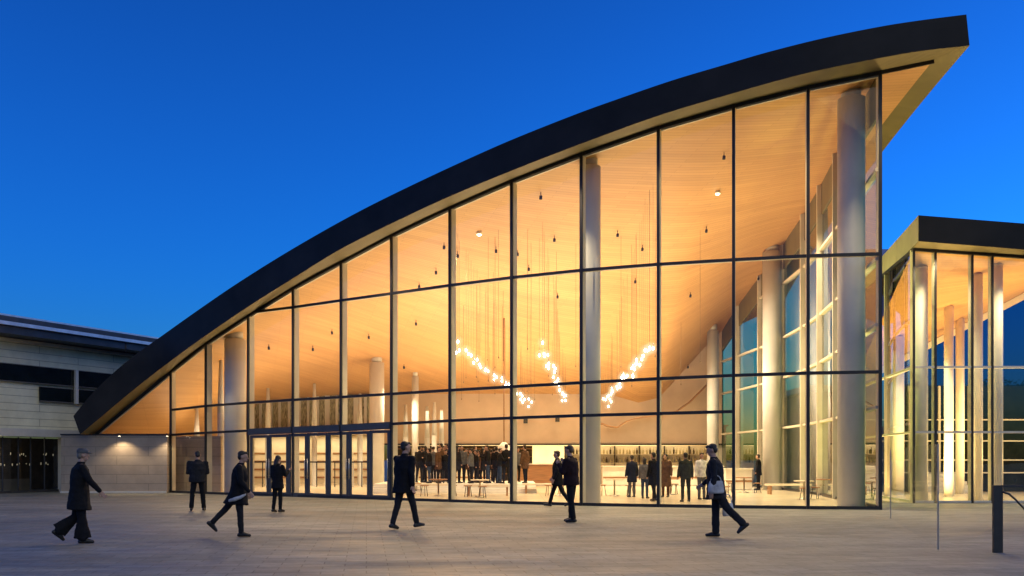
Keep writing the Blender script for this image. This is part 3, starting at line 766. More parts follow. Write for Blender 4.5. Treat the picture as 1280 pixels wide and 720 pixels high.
# downlights that read as bright dots
for (px, py, lab) in ((897, 239, 'bright round downlight high in the ceiling above the man with two bags'), (599, 290, 'bright round downlight in the ceiling left of the middle of the hall')):
    h = ceil_hit(px, py); t = thing('downlight', lab, 'lamp', h)
    MB().cyl((0, 0, -0.10), (0, 0, 0.02), 0.10, seg=20).build('housing', M['white'], t)
    MB().ell((0, 0, -0.105), (0.085, 0.085, 0.05)).build('lens', M['lens'], t)
for (px, py, lab) in ((657, 526, 'small dark loudspeaker on the bulkhead ledge, by the mullion'), (697, 524, 'small dark loudspeaker on the bulkhead ledge, above the walking pair')):
    c = at(px, py, 56.4); t = thing('loudspeaker', lab, 'loudspeaker', (c.x, 56.6, c.z - 0.12))
    MB().box((0, 0.0, 0.12), (0.26, 0.22, 0.30)).build('cabinet', M['rail'], t); MB().cyl((0, -0.112, 0.1), (0, -0.12, 0.1), 0.08, seg=14).build('cone', M['darkin'], t)
    MB().box((0, 0.25, 0.1), (0.05, 0.3, 0.05)).build('bracket', M['rail'], t)

# lights of the hall, added fills among them
WARM = (1.0, 0.715, 0.43); WARM2 = (1.0, 0.80, 0.50)
for (x, y, z, e, sx, sy) in ((-11.5, 46, 3.3, 150, 4, 4), (-6.5, 43, 3.3, 420, 4, 4), (-1.5, 41, 3.3, 560, 4, 4), (-2, 49.5, 3.3, 420, 4, 4), (3.5, 40, 3.4, 640, 4, 4), (3.5, 49, 3.4, 480, 5, 4), (8.2, 38, 3.4, 560, 4, 4), (9.0, 47, 3.4, 420, 4, 4), (-15.5, 48, 3.0, 70, 3, 3)):
    area('ceiling_fill', (x, y, z), (sx, sy), e * 0.78, WARM)  # unseen floating area lights, added to brighten the timber ceiling
for (x, y, e) in ((-13, 49, 260), (-8, 44.5, 300), (-6, 51, 340), (-2, 37, 340), (-1, 48, 380), (3.5, 35, 360), (4, 46, 420), (8.5, 33, 340), (9, 44, 420), (8, 51.5, 420), (11.5, 37, 240)):
    z = ceil_z(x, y) - 0.25
    spot('lobby_downlight', (x, y, z), e * 7.4, 100, WARM2, rad=0.12)
for k in (14, 24, 34, 44, 54, 64, 74, 83):
    p = FB[k].lerp(HD[k], 0.5)
    spot('plaza_fill', (p.x, p.y, p.z - 0.12), 390 + 13.5 * (p.z - 2) ** 2, 105, (1.0, 0.74, 0.40), rot=(R(-27), 0, 0), rad=0.05)  # added fill spots without fittings, for warm spill on the plaza
for (x, y, z) in ((5.5, 36, 9.5), (6.0, 43, 9.0), (6.5, 50, 7.5)):
    spot('side_wall_fill', (x, y, z), 3000, 100, WARM2, rot=(0, R(-55), 0), rad=0.12)  # added fill from mid-hall to brighten the side wall fins
spot('corner_fill', (12.9, 30.5, 0.05), 5200, 48, (1.0, .72, .38), rot=(R(180), 0, 0), rad=.1)  # added upward fill for the timber outside the corner
area('bar_light', (3.0, 60.3, 3.3), (18, 3.0), 1500, WARM2, up=False)
area('bar_front_light', (3.0, 54.6, 4.2), (18, 1.0), 160, WARM2, rot=(R(35), 0, 0))
area('gallery_light', (-12.5, 56.9, 2.98), (8, 1.2), 150, WARM2, up=False)

# ------------------------------------------------------------------ right-hand pavilion
pav = thing('glass_pavilion', 'smaller glazed wing at the right with dark flat fascia and timber ceiling', 'building', (18, 34, 0)); PO = V((18, 34, 0))
def pp(mb, name, m, parent=pav, fix=True):
    o = mb.build(name, m, parent, fix)
    if parent is pav: o.location = -PO
    return o
PY = 32.0
gx = [at(px, HY, PY).x for px in (1142, 1169, 1215, 1240, 1288, 1336, 1384)]
zhd = 8.85
FWD = V((0, 1, 0)); RT = V((1, 0, 0))
GL = [V((gx[0], PY, 0)), V((14.62, 36.0, 0)), V((15.4, 40.5, 0)), V((16.4, 45, 0))]
for k, x in enumerate(gx):
    o = pp(MB().bar((x, PY, 0), (x, PY, zhd), RT, FWD, -0.035, 0.035, -0.05, -0.004), 'mullion', M['black'])
    MB().bar((x, PY, 0), (x, PY, zhd - .02), RT, FWD, -0.04, 0.04, 0.004, 0.2).build('fin', M['fin'], o)
ZL = [0.05, 2.47, 4.73, zhd]
for z in ZL[:3]:
    tb = MB()
    for a, b in zip(gx, gx[1:]): tb.bar((a + .045, PY, z), (b - .045, PY, z), UP, FWD, -0.035, 0.035, -0.045, 0.1)
    for a, b in zip(GL, GL[1:]):
        t = (b - a).normalized(); nn = V((-t.y, t.x, 0)) * -1
        tb.bar(a + t * .06 + UP * z, b - t * .06 + UP * z, UP, nn, -0.035, 0.035, -0.045, 0.1)
    pp(tb, 'transom', M['pale'])
for a, b in zip(gx, gx[1:]):
    for z0, z1 in zip(ZL, ZL[1:]):
        q = MB().quad((a, PY, z0), (b, PY, z0), (b, PY, z1), (a, PY, z1)); pp(q, 'glass_pane', M['glass_pav'], fix=False)
for a, b in zip(GL, GL[1:]):
    for z0, z1 in zip(ZL, ZL[1:]):
        q = MB().quad(a + UP * z0, b + UP * z0, b + UP * z1, a + UP * z1); pp(q, 'glass_pane', M['glass_pav'], fix=False)
    t = (b - a).normalized(); nn = V((-t.y, t.x, 0))
    pp(MB().bar(b, b + UP * zhd, t, nn, -0.04, 0.04, -0.15, 0.05), 'mullion', M['fin'])
# fascia
def pf(px, py, d): return at(px, py, d)
fy = 31.2
f0b, f0t = at(1148, 301.5, fy), at(1148, 269, fy)
f1b, f1t = at(1430, 324, fy), at(1430, 291, fy)
s1b, s1t = f0b + V((2.9, 14, 0)), f0t + V((2.9, 14, 0))
q = MB().quad(f0b, f1b, f1t, f0t); q.quad(f0t, f1t, f1t + V((3, 16, 0)), s1t)
prf = pp(q, 'roof', M['fascia'], fix=False)
MB().quad(s1b, f0b, f0t, s1t).build('fascia', M['pav_side'], prf, fix=False)
hdp = [V((gx[0], PY, zhd + .02)), V((gx[-1], PY, zhd - .45))]
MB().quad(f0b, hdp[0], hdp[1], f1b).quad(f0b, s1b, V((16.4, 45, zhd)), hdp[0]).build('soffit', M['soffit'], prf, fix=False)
hb = MB().bar(hdp[0] + V((0, 0, 0)), hdp[1], UP, FWD, -0.10, -0.0, -0.055, 0.05)
for a, b in zip(GL, GL[1:]):
    t = (b - a).normalized(); nn = V((-t.y, t.x, 0)); hb.bar(a + UP * zhd, b + UP * zhd, UP, nn, -0.10, 0.0, -0.04, 0.055)
pp(hb, 'head_frame', M['black'])
# timber ceiling, falling to the back left
c = MB(); uvl = c.bm.loops.layers.uv.new('UVMap'); NX, NY = 16, 10
cf0, cf1 = V((gx[0], PY + .03, zhd - .03)), V((gx[-1], PY + .03, zhd - .48))
cb0, cb1 = V((16.0, 43, 5.2)), at(1330, 340, 42)
def cpt(u, v):
    f = cf0.lerp(cf1, u); b = cb0.lerp(cb1, u); return f.lerp(b, v)
vv = [[c.v(cpt(i / NX, j / NY)) for j in range(NY + 1)] for i in range(NX + 1)]
for i in range(NX):
    for j in range(NY):
        f = c.bm.faces.new((vv[i][j], vv[i][j + 1], vv[i + 1][j + 1], vv[i + 1][j]))
        for l in f.loops: l[uvl].uv = (l.vert.co.x, l.vert.co.y)
PB = BVHTree.FromBMesh(c.bm)
c.build('ceiling', M['wood_b'], prf, fix=False)
MB().bar(cb0 + V((0, .0, -.06)), cb1 + V((0, 0, -.06)), UP, FWD, -0.25, 0.06, -0.12, 0.12).build('edge_beam', M['cream'], prf)
for px, d, r in ((1151, 33.2, 0.24), (1122.5, 39.5, 0.25), (1186, 37.5, 0.18), (1221, 34.0, 0.20), (1246, 33.0, 0.20), (1116, 43, 0.16), (1200, 40.5, 0.18)):
    p = at(px, HY, d); h = PB.ray_cast(V((p.x, p.y, 0)), UP); z = h[0].z if h[0] else 6
    pp(MB().cyl((p.x, p.y, 0), (p.x, p.y, z), r, seg=24), 'column', M['white'])
pp(MB().box((20, 37.6, 0.008), (13, 11.0, 0.012)), 'floor', M['floor'])
# rear wall of the wing: dark glazing with pale bars and steps
rw = MB().box((21.5, 43.6, 2.5), (12, 0.1, 5.0)); ro = pp(rw, 'rear_window', M['darkglass'])
rb = MB()
for k in range(9): rb.box((16 + k * 1.4, 43.5, 2.5), (0.10, 0.08, 5.0))
for z in (0.9, 1.5, 2.4, 3.4): rb.box((21.5, 43.46, z), (12, 0.08, 0.06))
rb.build('frame', M['fin'], ro)
pp(MB().quad((15.4, 43.62, 5.0), (27.5, 43.62, 5.0), (27.5, 43.62, 11.5), (15.4, 43.62, 11.5)), 'glass_pane', glass('tinted_glazing', (0.05, 0.085, 0.15), 1.0), fix=False)
st = thing('stair_flight', 'short flight of pale steps inside the right wing', 'stairs', (19.8, 41.8, 0.016))
for k in range(5): MB().box((0, k * 0.3, 0.085 + 0.17 * k), (2.2, 0.298, 0.165)).build('step', M['pale'], st)
area('wing_ceiling_fill', (16.2, 36.0, 0.1), (2, 2), 1150, (1.0, 0.64, 0.22))  # unseen fill added at floor level to brighten the wing ceiling
area('wing_ceiling_fill', (22.3, 37.0, 0.1), (3, 3), 1500, (1.0, 0.64, 0.22))
spot('wing_inner_fill', (15.9, 36.8, 7.0), 900, 110, WARM2, rad=.15)  # spots without fittings, added to light the wing inside
spot('wing_inner_fill', (19.6, 35.2, 7.2), 1000, 110, WARM2, rad=.15)
spot('wing_paving_fill', (14.6, 31.5, 8.7), 900, 120, (1.0, .76, .45), rad=.1)  # added fill spots for the paving before the wing, no fittings
spot('wing_paving_fill', (18, 31.5, 8.5), 900, 120, (1.0, .76, .45), rad=.1)
spot('wing_inner_fill', (21.8, 38, 7.4), 800, 110, WARM2, rad=.15)

# far block and trees behind the wing
far = thing('far_block', 'low dark block with pale bands seen through the right wing', 'building', (34, 62, 0))
MB().box((0, 0, 2.9), (30, 8, 5.8)).build('wall', M['greydim'], far); MB().box((0, 0, 6.0), (31, 9, 0.35)).build('roof', M['gutter'], far)
for k in range(9): MB().box((-13 + k * 3.2, -4.02, 2.4), (2.3, 0.06, 1.6)).build('window', M['darkglass'], far)
def tree(x, y, h, r, label):
    t = thing('tree', label, 'tree', (x, y, 0)); m = MB().cyl((0, 0, 0), (0.1, 0, h * .55), 0.2, 0.09, seg=9)
    for k in range(6):
        a = k * 1.1; m.cyl((0.08, 0, h * (.35 + .04 * k)), (r * .6 * math.cos(a), r * .6 * math.sin(a), h * (.55 + .06 * k)), .06, .02, seg=6)
    m.build('trunk', M['bark'], t)
    cr = MB()
    for k in range(2600):
        a = random.uniform(0, 6.28); b = math.acos(random.uniform(-1, 1)); rr = r * random.uniform(.35, 1) * (0.8 + .35 * noise.noise(V((math.cos(a) * 1.6, math.sin(a) * 1.6, b * 1.5 + x))))
        p = V((rr * math.sin(b) * math.cos(a), rr * math.sin(b) * math.sin(a), h * .68 + rr * .8 * math.cos(b)))
        u = V((random.gauss(0, 1), random.gauss(0, 1), random.gauss(0, 1))).normalized(); w_ = u.orthogonal().normalized(); s = random.uniform(.07, .15)
        cr.quad(p - u * s, p + w_ * s * .6, p + u * s, p - w_ * s * .6)
    cr.build('crown', M['leaf'], t, fix=False)
tree(27.5, 52, 7.0, 2.2, 'small dark tree behind the glazing of the right wing')
tree(17.5, 47.5, 4.2, 1.3, 'small green tree outside the glazed side wall of the hall')

# ------------------------------------------------------------------ left-hand building
LA = at(-60, HY, 39.0); LB = at(190, HY, 48.8)
ld = (V((LB.x, LB.y, 0)) - V((LA.x, LA.y, 0))); LL = ld.length; ang = math.atan2(ld.y, ld.x)
lb = thing('low_building', 'low board clad building with strip windows at the left edge', 'building', (LA.x, LA.y, 0), ang)
# local frame: x along facade, y into building
def lx(px):    # local x of a column of the picture on the facade line
    k = (px - CX) / F; s = (k * LA.y - LA.x) / (ld.x - k * ld.y); return s * LL
def lz(px, py):
    k = lx(px) / LL; d = LA.y + ld.y * k; return CH + (HY - py) * d / F
z_top = lz(60, 418); 
MB().box((LL / 2, 3.0, (2.75 + 6.95) / 2), (LL, 5.9, 6.95 - 2.75)).build('wall', M['siding'], lb)
rf = MB(); zr = 7.0
rf.box((LL / 2, 2.4, zr + .16), (LL + .8, 7.4, 0.32)).build('roof', M['roofgrey'], lb)
ro = [o for o in kids(lb) if o.name.startswith('roof')][0]
MB().box((LL / 2, -1.42, zr + .42), (LL + .9, 0.16, 0.15)).build('gutter', M['gutter'], ro)
MB().box((LL / 2, -0.6, zr + .62), (LL + .7, 1.5, 0.24)).build('upper_roof', M['roofgrey'], ro)
MB().box((LL / 2, -1.25, zr + .78), (LL + .6, 0.05, 0.10)).build('snow_guard', M['gutter'], ro)
MB().box((LL / 2, -0.12, zr - 0.10), (LL, 0.2, 0.12)).build('eave_trim', M['pale'], lb)
# upper strip window
def lwin(x0, x1, z0, z1, name='window', m=M['darkglass'], fr=True):
    o = MB().box(((x0 + x1) / 2, -0.02, (z0 + z1) / 2), (x1 - x0, 0.08, z1 - z0)).build(name, m, lb)
    if fr:
        f = MB()
        f.box(((x0 + x1) / 2, -0.06, z1 + .015), (x1 - x0 + .06, 0.08, 0.03)); f.box(((x0 + x1) / 2, -0.06, z0 - .02), (x1 - x0 + .06, 0.10, 0.04))
        f.build('frame', M['greydim'], o)
    return o
lwin(0.05, LL - .1, lz(60, 480), lz(60, 460))
lwin(lx(49), lx(91), lz(70, 502), lz(70, 485.5))
lwin(lx(95), LL - .5, lz(105, 504), lz(105, 488))
MB().box((lx(92.5), -0.16, (lz(92, 505) + lz(92, 463)) / 2), (0.16, 0.12, lz(92, 463) - lz(92, 505))).build('cross_post', M['pale'], lb)
MB().cyl((lx(134), -1.3, zr + .3), (lx(134), -1.3, zr - .12), 0.05, seg=8).build('downpipe', M['roofgrey'], lb)
MB().box((LL / 2, -0.25, 2.74), (LL, 0.7, 0.34)).build('canopy', M['pale'], lb)
# ground floor glazing
gb = MB().box((LL / 2, 4.0, 1.3), (LL, 0.1, 2.6)); gb.build('rear_wall', M['darkin'], lb)
x73 = lx(73)
q = MB().quad((0, 0.05, 0.1), (x73, 0.05, 0.1), (x73, 0.05, 2.57), (0, 0.05, 2.57)); gw = q.build('shop_window', M['glass_pav'], lb, fix=False)
fr = MB()
for x in (x73 * .3, x73 * .45, x73 * .6, x73 * .72, x73 * .86): fr.box((x, 0.02, 1.3), (0.04, 0.05, 2.5))
fr.box((x73 / 2, 0.02, 0.06), (x73, 0.1, 0.1)); fr.build('frame', M['roofgrey'], gw)
MB().box((x73 + .10, -0.1, 1.28), (0.18, 0.3, 2.54)).build('door_post', M['pale'], lb)
MB().box(((x73 + LL) / 2 + .2, 0.2, 1.28), (LL - x73 - .4, 0.2, 2.55)).build('lower_wall', M['stone'], lb)
MB().box((x73 / 2, 2.0, 0.30), (x73, 0.1, 0.6)).build('low_partition', M['greydim'], lb)
pl = bpy.data.lights.new('shop_fill', 'POINT'); pl.energy = 13; pl.color = (1, .8, .5); pl.shadow_soft_size = .15  # unseen point light added to lift the dark shop interior
po = bpy.data.objects.new('shop_fill', pl); COL.objects.link(po); po.location = Matrix.Rotation(ang, 3, 'Z') @ V((x73 * .72, 2.0, 2.2)) + V((LA.x, LA.y, 0))
lr = random.Random(3)
for row, zc in enumerate((1.72, 1.25)):
    for k in range(30):
        if lr.random() < .35: continue
        x = lx(-8) + k * (x73 + 1.6 - lx(-8)) / 29 + lr.uniform(-.06, .06)
        o = MB().cyl((0, 0, 0), (0, 0, lr.uniform(.03, .13)), 0.018, seg=8).build('shop_lamp', M['winlight'], loc=(lb.matrix_basis @ V((x, 2.2 + lr.uniform(0, .8), zc + lr.uniform(-.05, .05)))))
        tag(o, 'small dim lamp glowing behind the dark shop window at the left', 'lamp', 'dim lamps behind the dark shop window')

# ------------------------------------------------------------------ railing and glass screen at the right
p0 = at(1247, HY, 14.9)
rg = thing('railing', 'dark steel railing post with top rail and slanting handrail at the lower right', 'railing', (p0.x, p0.y, 0))
MB().box((0, 0, 0.545), (0.15, 0.05, 1.09)).build('post', M['rail'], rg)
MB().box((3.2, 0.02, 0.53), (0.15, 0.05, 1.06)).build('post', M['rail'], rg)
MB().bar((0.078, 0, 1.075), (3.2, 0.0, 1.075), UP, FWD, -0.018, 0.018, -0.03, 0.03).build('top_rail', M['rail'], rg)
hr = MB(); pts = [(0.076, -0.03, 0.98), (0.16, -0.05, 0.95), (0.26, -0.06, 0.86), (0.44, -0.07, 0.66), (0.9, -0.08, 0.30), (1.25, -0.08, 0.02)]
for a, b in zip(pts, pts[1:]): hr.cap(a, 0.016, b, 0.016, seg=8)
hr.build('handrail', M['rail'], rg)
a, b = at(1113, HY, 23.6), at(1172.5, HY, 15.4)
gs = thing('glass_screen', 'almost invisible frameless glass screen standing on the plaza by the hall corner', 'screen', (b.x, b.y, 0))
v = V((a.x - b.x, a.y - b.y, 0)); t = v.normalized(); nn = V((-t.y, t.x, 0))
MB().bar((0, 0, 0.02), v + V((0, 0, 0.02)), UP, nn, 0, 1.75, -0.008, 0.008).build('panel', M['glass_thin'], gs)
for q in (V((0, 0, 0)), v):
    MB().bar(q, q + UP * 1.77, t, nn, -0.007, 0.007, -0.012, 0.012).build('edge_trim', M['steel'], gs)

# ------------------------------------------------------------------ people
TEX = bpy.data.textures.new('cloth_folds', 'CLOUDS'); TEX.noise_scale = 0.11; TEX.noise_depth = 2
def remesh(mb, name, material, voxel, smooth=3, disp=0.0, parent=None):
    bmesh.ops.recalc_face_normals(mb.bm, faces=mb.bm.faces)
    me = bpy.data.meshes.new('tmp'); mb.bm.to_mesh(me); mb.bm.free()
    o = bpy.data.objects.new('tmp', me); COL.objects.link(o)
    r = o.modifiers.new('r', 'REMESH'); r.mode = 'VOXEL'; r.voxel_size = voxel; r.use_smooth_shade = True
    if smooth:
        s = o.modifiers.new('s', 'SMOOTH'); s.iterations = smooth; s.factor = 0.5
    if disp:
        d = o.modifiers.new('d', 'DISPLACE'); d.texture = TEX; d.strength = disp; d.mid_level = 0.5
    dg = bpy.context.evaluated_depsgraph_get()
    nm = bpy.data.meshes.new_from_object(o.evaluated_get(dg))
    bpy.data.objects.remove(o); bpy.data.meshes.remove(me)
    nm.name = name; nm.materials.clear(); nm.materials.append(material)
    for p in nm.polygons: p.use_smooth = True
    ob = bpy.data.objects.new(name, nm); COL.objects.link(ob)
    if parent: ob.parent = parent
    return ob

def make_person(label, loc, rz, h=1.75, legs=((0, 0, 0), (0, 0, 0)), arms=((0, 12, 12), (0, 12, 12)), lean=0, head=(0, 0),
                coat='c_black', pants='c_black', hair='hair', skin='skin', style='short', hem=0.0, wide=0.0, build=1.0, detail=True, cap=None, group=None, flare=0.0, coatflare=0.0):
    """legs: (thigh swing, knee flex, foot pitch) right, left; arms: (swing, abduct, elbow[, inward]) right, left; degrees"""
    vx = 0.0085 if detail else 0.016; cv = 0.014 if detail else 0.02
    k = h / 1.75
    body, coatm, pant, hairm = MB(), MB(), MB(), MB()
    shoes = []
    hz = 0.92
    # legs about pelvis origin
    J = []
    for s, L in zip((1, -1), legs):
        a, kn, fp = R(L[0]), R(L[1]), R(L[2]); ab = 0.03 * s if len(L) < 4 else L[3] * s
        hip = V((0.088 * s, 0, 0)); d1 = V((ab, math.sin(a), -math.cos(a))).normalized(); knee = hip + d1 * 0.43
        d2 = V((ab * .5, math.sin(a - kn), -math.cos(a - kn))).normalized(); ank = knee + d2 * 0.415
        ff = V((0.10 * s, math.cos(fp), -math.sin(fp))).normalized(); dn = V((0, -math.sin(fp), -math.cos(fp)))
        toe = ank + ff * 0.17 + dn * 0.055; heel = ank - ff * 0.045 + dn * 0.05
        J.append((hip, knee, ank, toe, heel))
    zmin = min(min(j[3].z - 0.03, j[4].z - 0.036) for j in J)
    O = V((0, 0, -zmin))
    J = [tuple(p + O for p in j) for j in J]
    tl = Matrix.Rotation(R(-lean), 3, 'X')
    def T(x, y, z): return O + tl @ V((x, y, z))
    bw = build
    # torso
    for (z, rx, ry, rz_) in ((0.03, .16, .11, .13), (0.17, .14, .098, .15), (0.36, .165, .115, .17)):
        body.ell(T(0, 0, z), (rx * bw, ry * bw, rz_), tl)
    body.cap(T(-.15, 0, .50), .06, T(.15, 0, .50), .06); body.cap(T(0, -.005, .52), .062, T(0, .015, .63), .054)
    # head
    hy, hpch = R(head[0]), R(head[1]); hr_ = tl @ Matrix.Rotation(hy, 3, 'Z') @ Matrix.Rotation(-hpch, 3, 'X')
    hc = T(0, .03, .715)
    def Hh(x, y, z): return hc + hr_ @ V((x, y, z))
    body.ell(hc + hr_ @ V((0, -.005, .02)), (.073, .094, .10), hr_); body.ell(Hh(0, .028, -.045), (.056, .062, .072), hr_)
    body.cap(Hh(0, .088, .012), .010, Hh(0, .112, -.018), .014, 8); body.ell(Hh(0, .082, -.058), (.026, .014, .012), hr_)
    for s in (1, -1): body.ell(Hh(.075 * s, -.008, -.005), (.013, .022, .032), hr_); body.ell(Hh(.03 * s, .082, .022), (.016, .012, .010), hr_)
    # hair
    if style == 'short':
        hairm.ell(Hh(0, -.03, .058), (.079, .090, .072), hr_); hairm.ell(Hh(0, -.052, .0), (.074, .058, .075), hr_); hairm.ell(Hh(0.0, .045, .095), (.055, .045, .028), hr_)
    elif style == 'long':
        hairm.ell(Hh(0, -.018, .04), (.087, .10, .09), hr_); hairm.ell(Hh(0, -.06, -.06), (.085, .06, .13), hr_); hairm.ell(Hh(0, -.07, -.15), (.075, .045, .10), hr_)
    elif style == 'bun':
        hairm.ell(Hh(0, -.018, .04), (.084, .10, .088), hr_); hairm.ell(Hh(0, -.10, .07), (.05, .05, .05), hr_)
    # arms
    for s, A in zip((1, -1), arms):
        sw, ab, el = R(A[0]), R(A[1]), R(A[2]); inw = A[3] if len(A) > 3 else 0.0
        sh_ = T(.185 * s * bw, 0, .49)
        d1 = V((math.sin(ab) * s, math.sin(sw) * math.cos(ab), -math.cos(sw) * math.cos(ab))).normalized()
        elb = sh_ + d1 * .285
        d2 = V((math.sin(ab) * s * .5 - inw * s, math.sin(sw + el), -math.cos(sw + el))).normalized()
        wr = elb + d2 * .25
        body.cap(sh_, .05, elb, .04); body.cap(elb, .04, wr, .028)
        # hand: palm, four fingers, thumb
        lat = d2.cross(V((s, 0, 0)))
        lat = lat.normalized() if lat.length > .2 else V((0, 1, 0)); pn = d2.cross(lat).normalized()
        pm = wr + d2 * .055
        rot = Matrix((lat, pn, d2)).transposed()
        body.ell(pm, (.04, .017, .055), rot)
        if detail:
            for q, ln in zip((-1.5, -.5, .5, 1.5), (.062, .075, .08, .07)):
                b0 = wr + d2 * .09 + lat * q * .0205; b1 = b0 + d2 * ln * .5 + pn * s * -.008; b2 = b1 + d2 * ln * .42 + pn * s * -.026
                body.cap(b0, .0095, b1, .009, 8); body.cap(b1, .009, b2, .0085, 8)
            t0 = wr + d2 * .03 + lat * .03; t1 = t0 + lat * .03 + d2 * .03; body.cap(t0, .012, t1, .011, 8); body.cap(t1, .011, t1 + d2 * .032, .0095, 8)
        coatm.cap(sh_, .072, elb, .060); coatm.cap(elb, .060, wr - d2 * .01, .047)
        coatm.ell(elb, (.062, .062, .062))
    # legs
    for (hip, knee, ank, toe, heel) in J:
        body.cap(hip, .08, knee, .052); body.cap(knee, .052, ank, .036)
        body.cap(heel, .032, toe, .026)
        pant.cap(hip, .096, knee, .068 + wide * .5); pant.cap(knee, .068 + wide * .5, ank + (knee - ank) * .06, .056 + wide)
        if flare:
            dn = (ank - knee).normalized(); pant.loft([(knee, V((.07, 0, 0)), dn.cross(V((1, 0, 0))) * .075), (ank - dn * .02, V((.075, 0, 0)), dn.cross(V((1, 0, 0))) * (.075 + flare))])
        sm_ = MB().cap(heel + V((0, 0, .006)), .040, toe + V((0, 0, .002)), .033, 10).cap(heel + (ank - heel) * .5, .044, ank + (heel - ank) * .1, .042, 10).cap(ank + (toe - ank) * .2, .038, toe, .032)
        shoes.append(sm_)
    pant.ell(O + V((0, 0, .02)), (.165 * bw, .118 * bw, .13))
    # coat body
    e = .028
    rings = [(T(0, 0, .56), .075, .07), (T(0, 0, .53), .165 * bw, .095), (T(0, 0, .46), .20 * bw, .125 * bw), (T(0, 0, .30), (.175 + e) * bw, (.12 + e) * bw), (T(0, 0, .14), (.155 + e) * bw, (.108 + e) * bw), (T(0, 0, .0), (.165 + e) * bw, (.12 + e) * bw), (T(0, -coatflare * .3, -.08 - hem * .3), (.17 + e + hem * .06) * bw, (.125 + e + hem * .05 + coatflare * .4) * bw)]
    if hem > .05: rings.append((O + V((0, -coatflare, -.10 - hem)), (.175 + e + hem * .12) * bw, (.13 + e + hem * .12 + coatflare) * bw))
    coatm.loft([(c, tl @ V((rx, 0, 0)), tl @ V((0, ry, 0))) for c, rx, ry in rings])
    coatm.cap(T(-.165 * bw, 0, .49), .066, T(.165 * bw, 0, .49), .066)
    coatm.loft([(T(0, 0, .52), V((.085, 0, 0)), V((0, .08, 0))), (T(0, .008, .60), V((.07, 0, 0)), V((0, .07, 0)))])
    if cap:
        capm = MB(); capm.loft([(Hh(0, -.01, .045), hr_ @ V((.092, 0, 0)), hr_ @ V((0, .108, 0))), (Hh(0, -.012, .10), hr_ @ V((.095, 0, 0)), hr_ @ V((0, .108, 0))), (Hh(0, -.015, .135), hr_ @ V((.06, 0, 0)), hr_ @ V((0, .07, 0)))])
        capm.ell(Hh(0, .10, .06), (.07, .07, .012), hr_)
    root = remesh(body, 'person', M[skin], vx, 2)
    remesh(coatm, 'coat', M[coat], cv, 4, .030 if detail else .02, root)
    remesh(pant, 'trousers', M[pants], cv, 3, .022 if detail else .015, root)
    remesh(hairm, 'hair', M[hair], .011 if detail else .018, 1, .012, root)
    for sm_ in shoes: remesh(sm_, 'shoe', M['shoe'], .010 if detail else .018, 1, 0, root)
    if cap: remesh(capm, 'cap', M[cap], .010, 1, 0, root)
    root.location = loc; root.rotation_euler = (0, 0, rz); root.scale = (k, k, k)
    tag(root, label, 'person', group)
    return root

def spotfeet(px, fy):
    d = CH * F / (fy - HY); return V(((px - CX) * d / F, d, 0.004)), d
RIGHT, LEFT, AWAY, TOWARD = R(-90), R(90), 0.0, R(180)
# 1: nearest at left, flat cap, walking right
l, d = spotfeet(99, 679.5)
make_person('person in grey flat cap and black coat walking right, leftmost on the plaza', l, R(-58), 1.68, legs=((4, 2, 0), (-5, 44, 40)), arms=((26, 16, 14), (-16, 14, 18)), lean=3, head=(0, 2), coat='c_black', pants='c_black', hair='hair_grey', cap='c_grey', hem=.2, wide=.03, flare=.085, build=1.2)
l, d = spotfeet(247, 638.5)
make_person('person in bulky dark jacket standing with hands at the chest before the first glass bays', l, R(12), 1.74, legs=((4, 2, 0, .13), (-3, 2, 0, .13)), arms=((6, 9, 112, .5), (6, 9, 106, .5)), head=(10, 22), coat='c_char', pants='c_black', hair='hair', build=1.28, wide=.01)
l, d = spotfeet(298, 671)
p298 = make_person('person in long black coat striding right with a pale jacket over the arm', l, R(-80), 1.66, legs=((6, 3, 0), (-36, 8, 44)), arms=((8, 12, 30), (-4, 12, 30)), lean=5, head=(0, 4), coat='c_black', pants='c_char', hem=.16, coatflare=.05, build=1.16, hair='hair')
l, d = spotfeet(347, 640.5)
make_person('slim person in dark coat standing by the doors looking at a phone', l, R(-25), 1.60, legs=((3, 4, 0, .0), (-4, 6, 4, .0)), arms=((22, 8, 100, .25), (5, 8, 20)), head=(-10, 18), coat='c_black', pants='c_black', style='long', hem=.08)
l, d = spotfeet(505, 662)
make_person('tall man in black jacket walking past the doors towards the glass', l + V((0, 0, 0)), R(-40), 1.88, legs=((20, 6, -6), (-10, 10, 10)), arms=((-14, 10, 16), (14, 10, 18)), lean=2, head=(-20, 3), coat='c_black', pants='c_char', hem=.1, build=1.22, hair='hair')
l, d = spotfeet(697, 633.5)
make_person('person in dark coat striding close to the glass, half hidden behind another man', l, R(75), 1.82, legs=((22, 6, -4), (-22, 14, 18)), arms=((10, 10, 30), (-8, 12, 30)), head=(0, 4), coat='c_black', pants='c_black', hair='hair_brown', hem=.12, build=1.12)
l, d = spotfeet(714, 653)
make_person('man in dark plum jacket standing with both hands raised to his face', l, R(62), 1.83, legs=((6, 6, 0), (-5, 4, 2)), arms=((18, 12, 128, .55), (14, 12, 126, .55)), lean=2, head=(0, 14), coat='c_plum', pants='c_black', hair='hair_brown', build=1.2, wide=.012)
l, d = spotfeet(895, 672)
p893 = make_person('man in dark suit walking left carrying two pale bags', l, R(72), 1.79, legs=((2, 2, 0), (-30, 16, 40)), arms=((4, 14, 52, .3), (-6, 14, 14)), lean=4, head=(6, 16), coat='c_char', pants='c_char', hair='hair', hem=.1, build=1.16, wide=.016)

